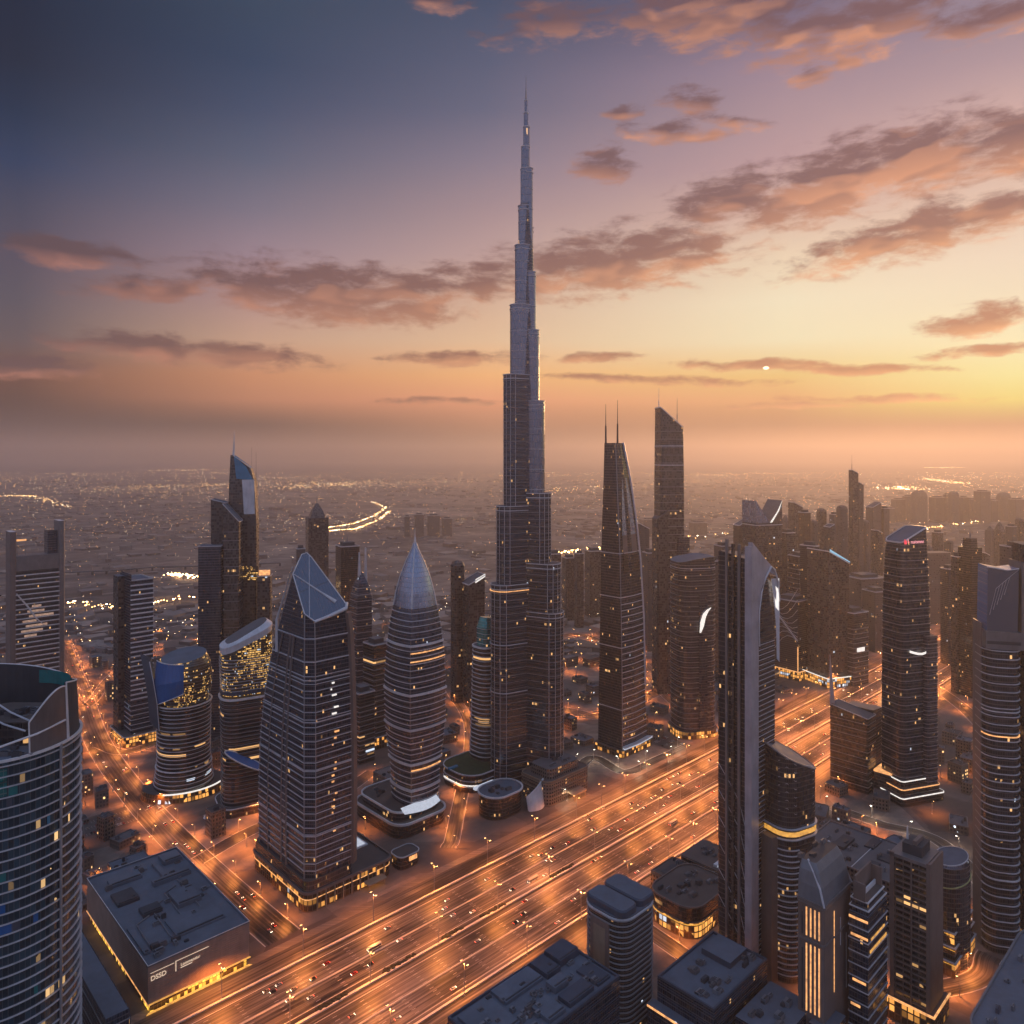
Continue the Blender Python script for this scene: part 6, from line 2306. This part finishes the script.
# post lamps in the yards between the low buildings
L_POST = make_lamp(14, (1,), 1.6, .5, G_LAMP, 'post lamp', 21000, SOD)
L_POST.name = 'post_lamp'
random.seed(33)
npost = 0
for q in range(900):
    if npost >= 110:
        break
    yy = 620 + 1100 * random.random() ** 1.5
    xx = random.uniform(-.72, .72) * yy
    if math.sin(xx / 130 + 2 * math.sin(yy / 170)) < -.1 or not free(xx, yy, 1) or any((xx - q_[0]) ** 2 + (yy - q_[1]) ** 2 < (q_[2] + 1) ** 2 for q_ in spots):
        continue
    npost += 1
    o = put_lamp(L_POST, xx, yy, random.uniform(0, 6.28), 'orange post lamp in the yards among the low buildings behind the towers', 'post lamps among the low buildings')
    o['category'] = 'lamp'
ROOFS = (M_ROOF, M_ROOFB, M_ROOFG, M_ROOFB)
for i, (xx, yy, r, w, d, h) in enumerate(spots):
    rt = ROOFS[i % 4]
    hue = ('dark', 'brown', 'grey', 'brown')[i % 4]
    t = thing('low_rise_building', 'low %s roofed building among the streets between and behind the towers' % hue, 'building', xx, yy, TH + random.choice((0, 0, 0, .3, -.2)), 'low %s roofed buildings between the towers' % hue)
    b = MB()
    pl = rrect(w, d, random.choice((0, 0, 0, 3)), 3)
    b.loft([rg(pl, 0), rg(pl, h)], F_LOW if i % 3 else F_STONE, rt)
    b.build('wall', t)
    parapet(t, pl, h, .9, .6, M_FRAMEB if i % 2 else M_FRAMEG)
    if yy < 1300:
        rooftops(t, -w / 2, w / 2, -d / 2, d / 2, h, 3, 5)

b = MB()
random.seed(5)
fars = (plain('far block pale', (.34, .27, .23), .9), plain('far block brown', (.15, .115, .10), .9), plain('far block grey', (.22, .19, .18), .9))
for q in range(9500):
    yy = 1500 + 11000 * random.random() ** 2.1
    xx = random.uniform(-.8, .8) * yy
    cl = math.sin(xx / 610 + 1.3 * math.sin(yy / 830)) + math.sin(yy / 540 + xx / 1500)
    if cl < -.2 and random.random() < .8:
        continue
    o_ = (xx - HX0) * NX + (yy - HY0) * NY
    if -40 < o_ < 140:
        continue
    if yy < 2600 and not free(xx, yy, 26):
        continue
    w, d, h = random.uniform(12, 60), random.uniform(12, 60), random.choice((4, 5, 7, 9, 14)) * random.uniform(.8, 1.3)
    a = TH + random.choice((0, 0, .5, -.3))
    ca, sa = math.cos(a), math.sin(a)
    pl = [(xx + x_ * ca - y_ * sa, yy + x_ * sa + y_ * ca) for x_, y_ in rrect(w, d)]
    b.prism(pl, 0, h, random.choice(fars), random.choice(fars))
o = b.build('distant_low_buildings')
tag(o, 'far off low buildings scattered over the hazy plain', 'buildings', None, 'stuff')

# ------------------------------------------------------------------ far street lights of the plain
random.seed(11)
bo, bw = MB(), MB()


def far_light(bb, mat, x, y, s):
    bb.box(x - .25, x + .25, y - .25, y + .25, 0, 11, M_BANDD)
    bb.box(x - s, x + s, y - s, y + s, 11, 11 + s * .9, mat)


def scatter_line(pix, n, spread, s, white=.25):
    P = [Vector(GP(*q)) for q in pix]
    for q in range(n):
        f = random.random() * (len(P) - 1.0001)
        p = P[int(f)].lerp(P[int(f) + 1], f % 1)
        sc = spread * p.y / 1000
        x, y = p.x + random.gauss(0, sc * .3), p.y + random.gauss(0, sc)
        if random.random() < white:
            far_light(bw, G_CITYW, x, y, s * random.uniform(.6, 1.3))
        else:
            far_light(bo, G_CITY, x, y, s * random.uniform(.6, 1.3))


scatter_line([(0, 497), (34, 497), (70, 509)], 130, 7, 1.5)
scatter_line([(318, 531), (352, 526), (376, 517), (386, 509), (372, 503)], 150, 4, 1.5)
scatter_line([(318, 534), (356, 531), (380, 521), (389, 513)], 140, 4, 1.4)
scatter_line([(280, 489), (330, 486), (372, 482)], 170, 45, 1.9)
scatter_line([(120, 488), (205, 487), (260, 484)], 150, 45, 1.8)
scatter_line([(255, 485), (400, 484), (490, 482)], 170, 60, 1.9)
scatter_line([(150, 471), (230, 470)], 90, 30, 4)
scatter_line([(548, 492), (640, 487), (700, 480)], 170, 50, 1.9)
scatter_line([(685, 476), (840, 473)], 150, 30, 2.6)
scatter_line([(925, 468), (962, 468)], 60, 3, 7)
scatter_line([(890, 490), (912, 488)], 90, 25, 3.2)
scatter_line([(925, 479), (958, 484)], 110, 20, 3.4)
scatter_line([(168, 577), (196, 581)], 50, 6, 1.8)
scatter_line([(60, 606), (110, 612), (200, 600)], 60, 10, 1.3)
scatter_line([(560, 556), (600, 550), (760, 532)], 80, 8, 1.7)
scatter_line([(860, 552), (930, 530), (1030, 515)], 100, 4, 1.7)
for q in range(17000):
    yy = 1500 + 15000 * random.random() ** 1.35
    xx = random.uniform(-.74, .74) * yy
    cl = math.sin(xx / 900 + 1.7 * math.sin(yy / 1300)) * math.sin(yy / 800 + xx / 2100)
    if random.random() > .30 + .7 * max(0, cl):
        continue
    o_ = (xx - HX0) * NX + (yy - HY0) * NY
    if -40 < o_ < 140 or (yy < 2600 and not free(xx, yy, 8)):
        continue
    s_ = max(.45, yy / 6200) * random.uniform(.6, 1.15)
    if random.random() < .3:
        far_light(bw, G_CITYW, xx, yy, s_)
    else:
        far_light(bo, G_CITY, xx, yy, s_)
tag(bo.build('distant_street_lights'), 'far off orange street lights of the hazy plain', 'street lights', None, 'stuff')
tag(bw.build('distant_white_lights'), 'far off white lights of the hazy plain', 'lights', None, 'stuff')

# ------------------------------------------------------------------ cars
random.seed(3)


def carpaint(name, col):
    m, kk = new_mat(name)
    n = kk.noise(kk.node('ShaderNodeTexCoord').outputs['Object'], 2.0, 3)
    out(kk, bsdf(kk, kk.mix(n, tuple(x * .85 for x in col) + (1,), (*col, 1)), .3, .1))
    return m


M_TYRE = plain('tyre rubber', (.02, .02, .02), .9)
M_CARGLASS = plain('car glass', (.015, .018, .02), .1)


def make_car(name, cat, col, L, w, h, bus=False):
    b = MB()
    if bus:
        b.box(-L / 2, L / 2, -w / 2, w / 2, .45, h, carpaint('%s bus paint' % col[0], col[1]))
    else:
        pm = carpaint('%s car paint' % col[0], col[1])
        prof = [(-L / 2, .55, .82), (-L / 2 + .25, .35, .98), (-L * .22, .3, 1.0), (L * .18, .3, .98), (L / 2 - .35, .33, .86), (L / 2, .5, .72)]
        rings = [[(x, -w / 2 * (.9 if i in (0, 5) else 1), z0), (x, w / 2 * (.9 if i in (0, 5) else 1), z0), (x, w / 2 * (.88 if i in (0, 5) else .96), z1), (x, -w / 2 * (.88 if i in (0, 5) else .96), z1)] for i, (x, z0, z1) in enumerate(prof)]
        b.loft(rings, pm, pm, pm)
    root = b.build(name)
    b = MB()
    if bus:
        b.box(-L / 2 + .6, L / 2 - .3, -w / 2 - .02, w / 2 + .02, 1.3, 2.3, M_CARGLASS)
    else:
        b.loft([rg(rrect(L * .56, w * .88, cx=-L * .05), .97), rg(rrect(L * .36, w * .72, cx=-L * .07), h)], M_CARGLASS, M_CARGLASS if col[0] == 'black' else pm)
    b.build('cabin' if not bus else 'window_band', root)
    for sx in (-L * .3, L * .3):
        for sy in (-1, 1):
            b = MB()
            r_ = .33 if not bus else .5
            b.loft([[(sx + r_ * math.cos(R(a)), sy * (w / 2 - .2), r_ + r_ * math.sin(R(a))) for a in range(0, 360, 36)], [(sx + r_ * math.cos(R(a)), sy * (w / 2 + .02), r_ + r_ * math.sin(R(a))) for a in range(0, 360, 36)]], M_TYRE, M_TYRE, M_TYRE)
            b.build('wheel', root)
    for sy in (-1, 1):
        b = MB()
        b.box(L / 2 - .04, L / 2 + .06, sy * w * .34 - .22, sy * w * .34 + .22, .6, .84, G_HEAD)
        b.build('headlight', root)
        b = MB()
        b.box(-L / 2 - .06, -L / 2 + .04, sy * w * .34 - .24, sy * w * .34 + .24, .66, .9, G_TAIL)
        b.build('tail_light', root)
    return root


protos = [(n_, make_car('car', 'car', (n_, c_), 4.7, 1.9, 1.45)) for n_, c_ in (('white', (.7, .7, .7)), ('silver', (.4, .4, .41)), ('black', (.02, .02, .022)), ('red', (.35, .03, .02)), ('sand coloured', (.42, .32, .22)))]
bus = make_car('bus', 'bus', ('white', (.6, .58, .55)), 12, 2.6, 3.1, True)
parked = []
usedc = set()


def put_car(name, proto, x, y, rot, label, cat, group):
    if name in usedc:
        o = copy_tree(proto)
    else:
        usedc.add(name)
        o = proto
    o.location = (x, y, .1)
    o.rotation_euler = (0, 0, rot)
    tag(o, label, cat, group)


pk = []
for n_, pr in protos:      # parked cars are the same cars with their lamps out
    c_ = copy_tree(pr)
    for ch in list(c_.children):
        if ch.name.startswith(('headlight', 'tail_light')):
            me_ = ch.data.copy()
            me_.materials[0] = M_CARGLASS
            ch.data = me_
    pk.append((n_, c_))
taken = []
for q in range(900):
    if len(taken) >= 150:
        break
    near = random.random() < .5
    lane = random.choice((0, 1, 2, 3, 4, 6, 7, 8, 9, 10))
    o_ = (60 if near else 4) + lane * 4
    s_ = -200 + 1500 * random.random() ** 1.25
    if any(abs(s_ - a) < 9 and b_ == o_ for a, b_ in taken):
        continue
    taken.append((s_, o_))
    x, y = HW(s_, o_)
    n_, pr = random.choices(protos, (2, 2, 5, 1, 2))[0]
    side = 'near carriageway driving away to the right' if near else 'far carriageway driving towards the lower left'
    put_car(n_, pr, x, y, TH if near else TH + math.pi, '%s car on the %s' % (n_, side), 'car', '%s cars on the %s carriageway' % (n_, 'near' if near else 'far'))
for i, (s_, o_) in enumerate(((118, 40), (300, 68), (-40, 20), (520, 100), (650, 28), (900, 76))):
    x, y = HW(s_, o_ + 2 if i else o_ + 2)
    put_car('bus', bus, x, y, TH if o_ > 55 else TH + math.pi, 'white bus among the cars on the %s carriageway of the highway' % ('near' if o_ > 55 else 'far'), 'bus', 'buses on the %s carriageway' % ('near' if o_ > 55 else 'far'))
for key, num in (('curve', 34), ('fan', 8), ('tower', 10), ('right', 8)):
    pts = RD[key]
    for q in range(num):
        i = random.randrange(len(pts) - 1)
        d = (pts[i + 1] - pts[i]).normalized()
        sd_ = random.choice((-1, 1))
        p = pts[i].lerp(pts[i + 1], random.random()) + Vector((d.y, -d.x)) * sd_ * random.choice((3, 7, 11) if key == 'curve' else (3, 6))
        n_, pr = random.choice(protos)
        rn = {'curve': 'broad curved road at the left', 'fan': 'forking road at the far left', 'tower': 'road behind the pyramid tower', 'right': 'street at the right edge'}[key]
        put_car(n_, pr, p.x, p.y, math.atan2(d.y, d.x) + (0 if sd_ > 0 else math.pi), '%s car on the %s' % (n_, rn), 'car', '%s cars on the %s' % (n_, rn))

# car parks between the streets
for i, (px, py, w, d, lb) in enumerate(((104, 822, 56, 44, 'left'), (222, 812, 40, 30, 'centre'), (664, 742, 34, 50, 'tower'), (900, 862, 50, 26, 'right'), (586, 812, 44, 22, 'hall'))):
    cx_, cy_ = GP(px, py)
    b = MB()
    b.slab([(x_ * TX - y_ * TY + cx_, x_ * TY + y_ * TX + cy_) for x_, y_ in rrect(w, d)], .0, .1, A_ROAD)
    struct(b.build('car_park'))
    b = MB()
    for r_ in range(int(d // 14)):
        for q in range(int(w // 2.8)):
            x_, y_ = -w / 2 + 1.4 + q * 2.8, -d / 2 + 4 + r_ * 14
            p4 = [(x_ - .08, y_ - 2.6), (x_ + .08, y_ - 2.6), (x_ + .08, y_ + 2.6), (x_ - .08, y_ + 2.6)]
            b.face([(a_ * TX - b_ * TY + cx_, a_ * TY + b_ * TX + cy_, .125) for a_, b_ in p4], M_LINE)
            if random.random() < (.32 if i != 1 else .2) and len(parked) < 75:
                a_, b_ = x_ + 1.4, y_
                n_, pr = random.choice(pk)
                parked.append(put_car('p' + n_, pr, a_ * TX - b_ * TY + cx_, a_ * TY + b_ * TX + cy_, TH + math.pi / 2, '%s parked car with its lights off in a car park among the towers' % n_, 'car', '%s parked cars' % n_))
    struct(b.build('parking_lines'))

# planted beds on the central strip of the highway
for i, (px, py, L, lb) in enumerate(((304, 974, 24, 'dark planted bed in the highway strip nearest the bottom left'), (372, 942, 30, 'long dark planted bed in the highway strip below the big faceted tower'),
                                     (425, 914, 20, 'dark planted bed in the highway strip below the kiosk'), (465, 893, 26, 'dark planted bed in the highway strip below the curved podium'), (545, 862, 30, 'dark planted bed in the highway strip below the tallest tower'))):
    x, y = GP(px, py)
    o_ = (x - HX0) * NX + (y - HY0) * NY
    s_ = (x - HX0) * TX + (y - HY0) * TY
    b = MB()
    for q in range(60):
        r_ = random.uniform(.8, 1.8)
        cx_, cy_ = random.uniform(-L / 2, L / 2), random.uniform(-1.6, 1.6)
        b.loft([rg(ell(r_, r_, 7, cx_, cy_), 0), rg(ell(r_ * 1.1, r_, 7, cx_, cy_), r_ * .6), rg(ell(r_ * .5, r_ * .6, 7, cx_, cy_), r_ * 1.1)], M_SHRUB, M_SHRUB)
    x, y = HW(s_, max(49, min(o_, 51)) if False else 50.6)
    ob = b.build('shrub_bed', None, (x, y, .06), TH)
    tag(ob, lb, 'shrubs', 'shrub beds on the highway strip')

# ------------------------------------------------------------------ the dusk haze
hb = MB()
hm = bpy.data.materials.new('haze')
hm.use_nodes = True
hm.node_tree.nodes.clear()
hk = NT(hm.node_tree)
pv = hk.node('ShaderNodeVolumePrincipled')
pv.inputs['Color'].default_value = (.88, .815, .80, 1)
pv.inputs['Density'].default_value = 0.92e-4
pv.inputs['Anisotropy'].default_value = .55
oo = hk.node('ShaderNodeOutputMaterial')
hk.l.new(pv.outputs[0], oo.inputs['Volume'])
hb.box(-30500, 30500, -2600, 42500, -1.0, 862, hm)
hb.slab([], 0, 0, hm) if False else None
hz = hb.build('haze')
hz['kind'] = 'stuff'
bmh = bmesh.new()
bmesh.ops.create_cube(bmh, size=1.0)
for v in bmh.verts:
    v.co = ((v.co.x) * 61000, 19950 + v.co.y * 45100, 430.5 + v.co.z * 863)
bmh.to_mesh(hz.data)
bmh.free()
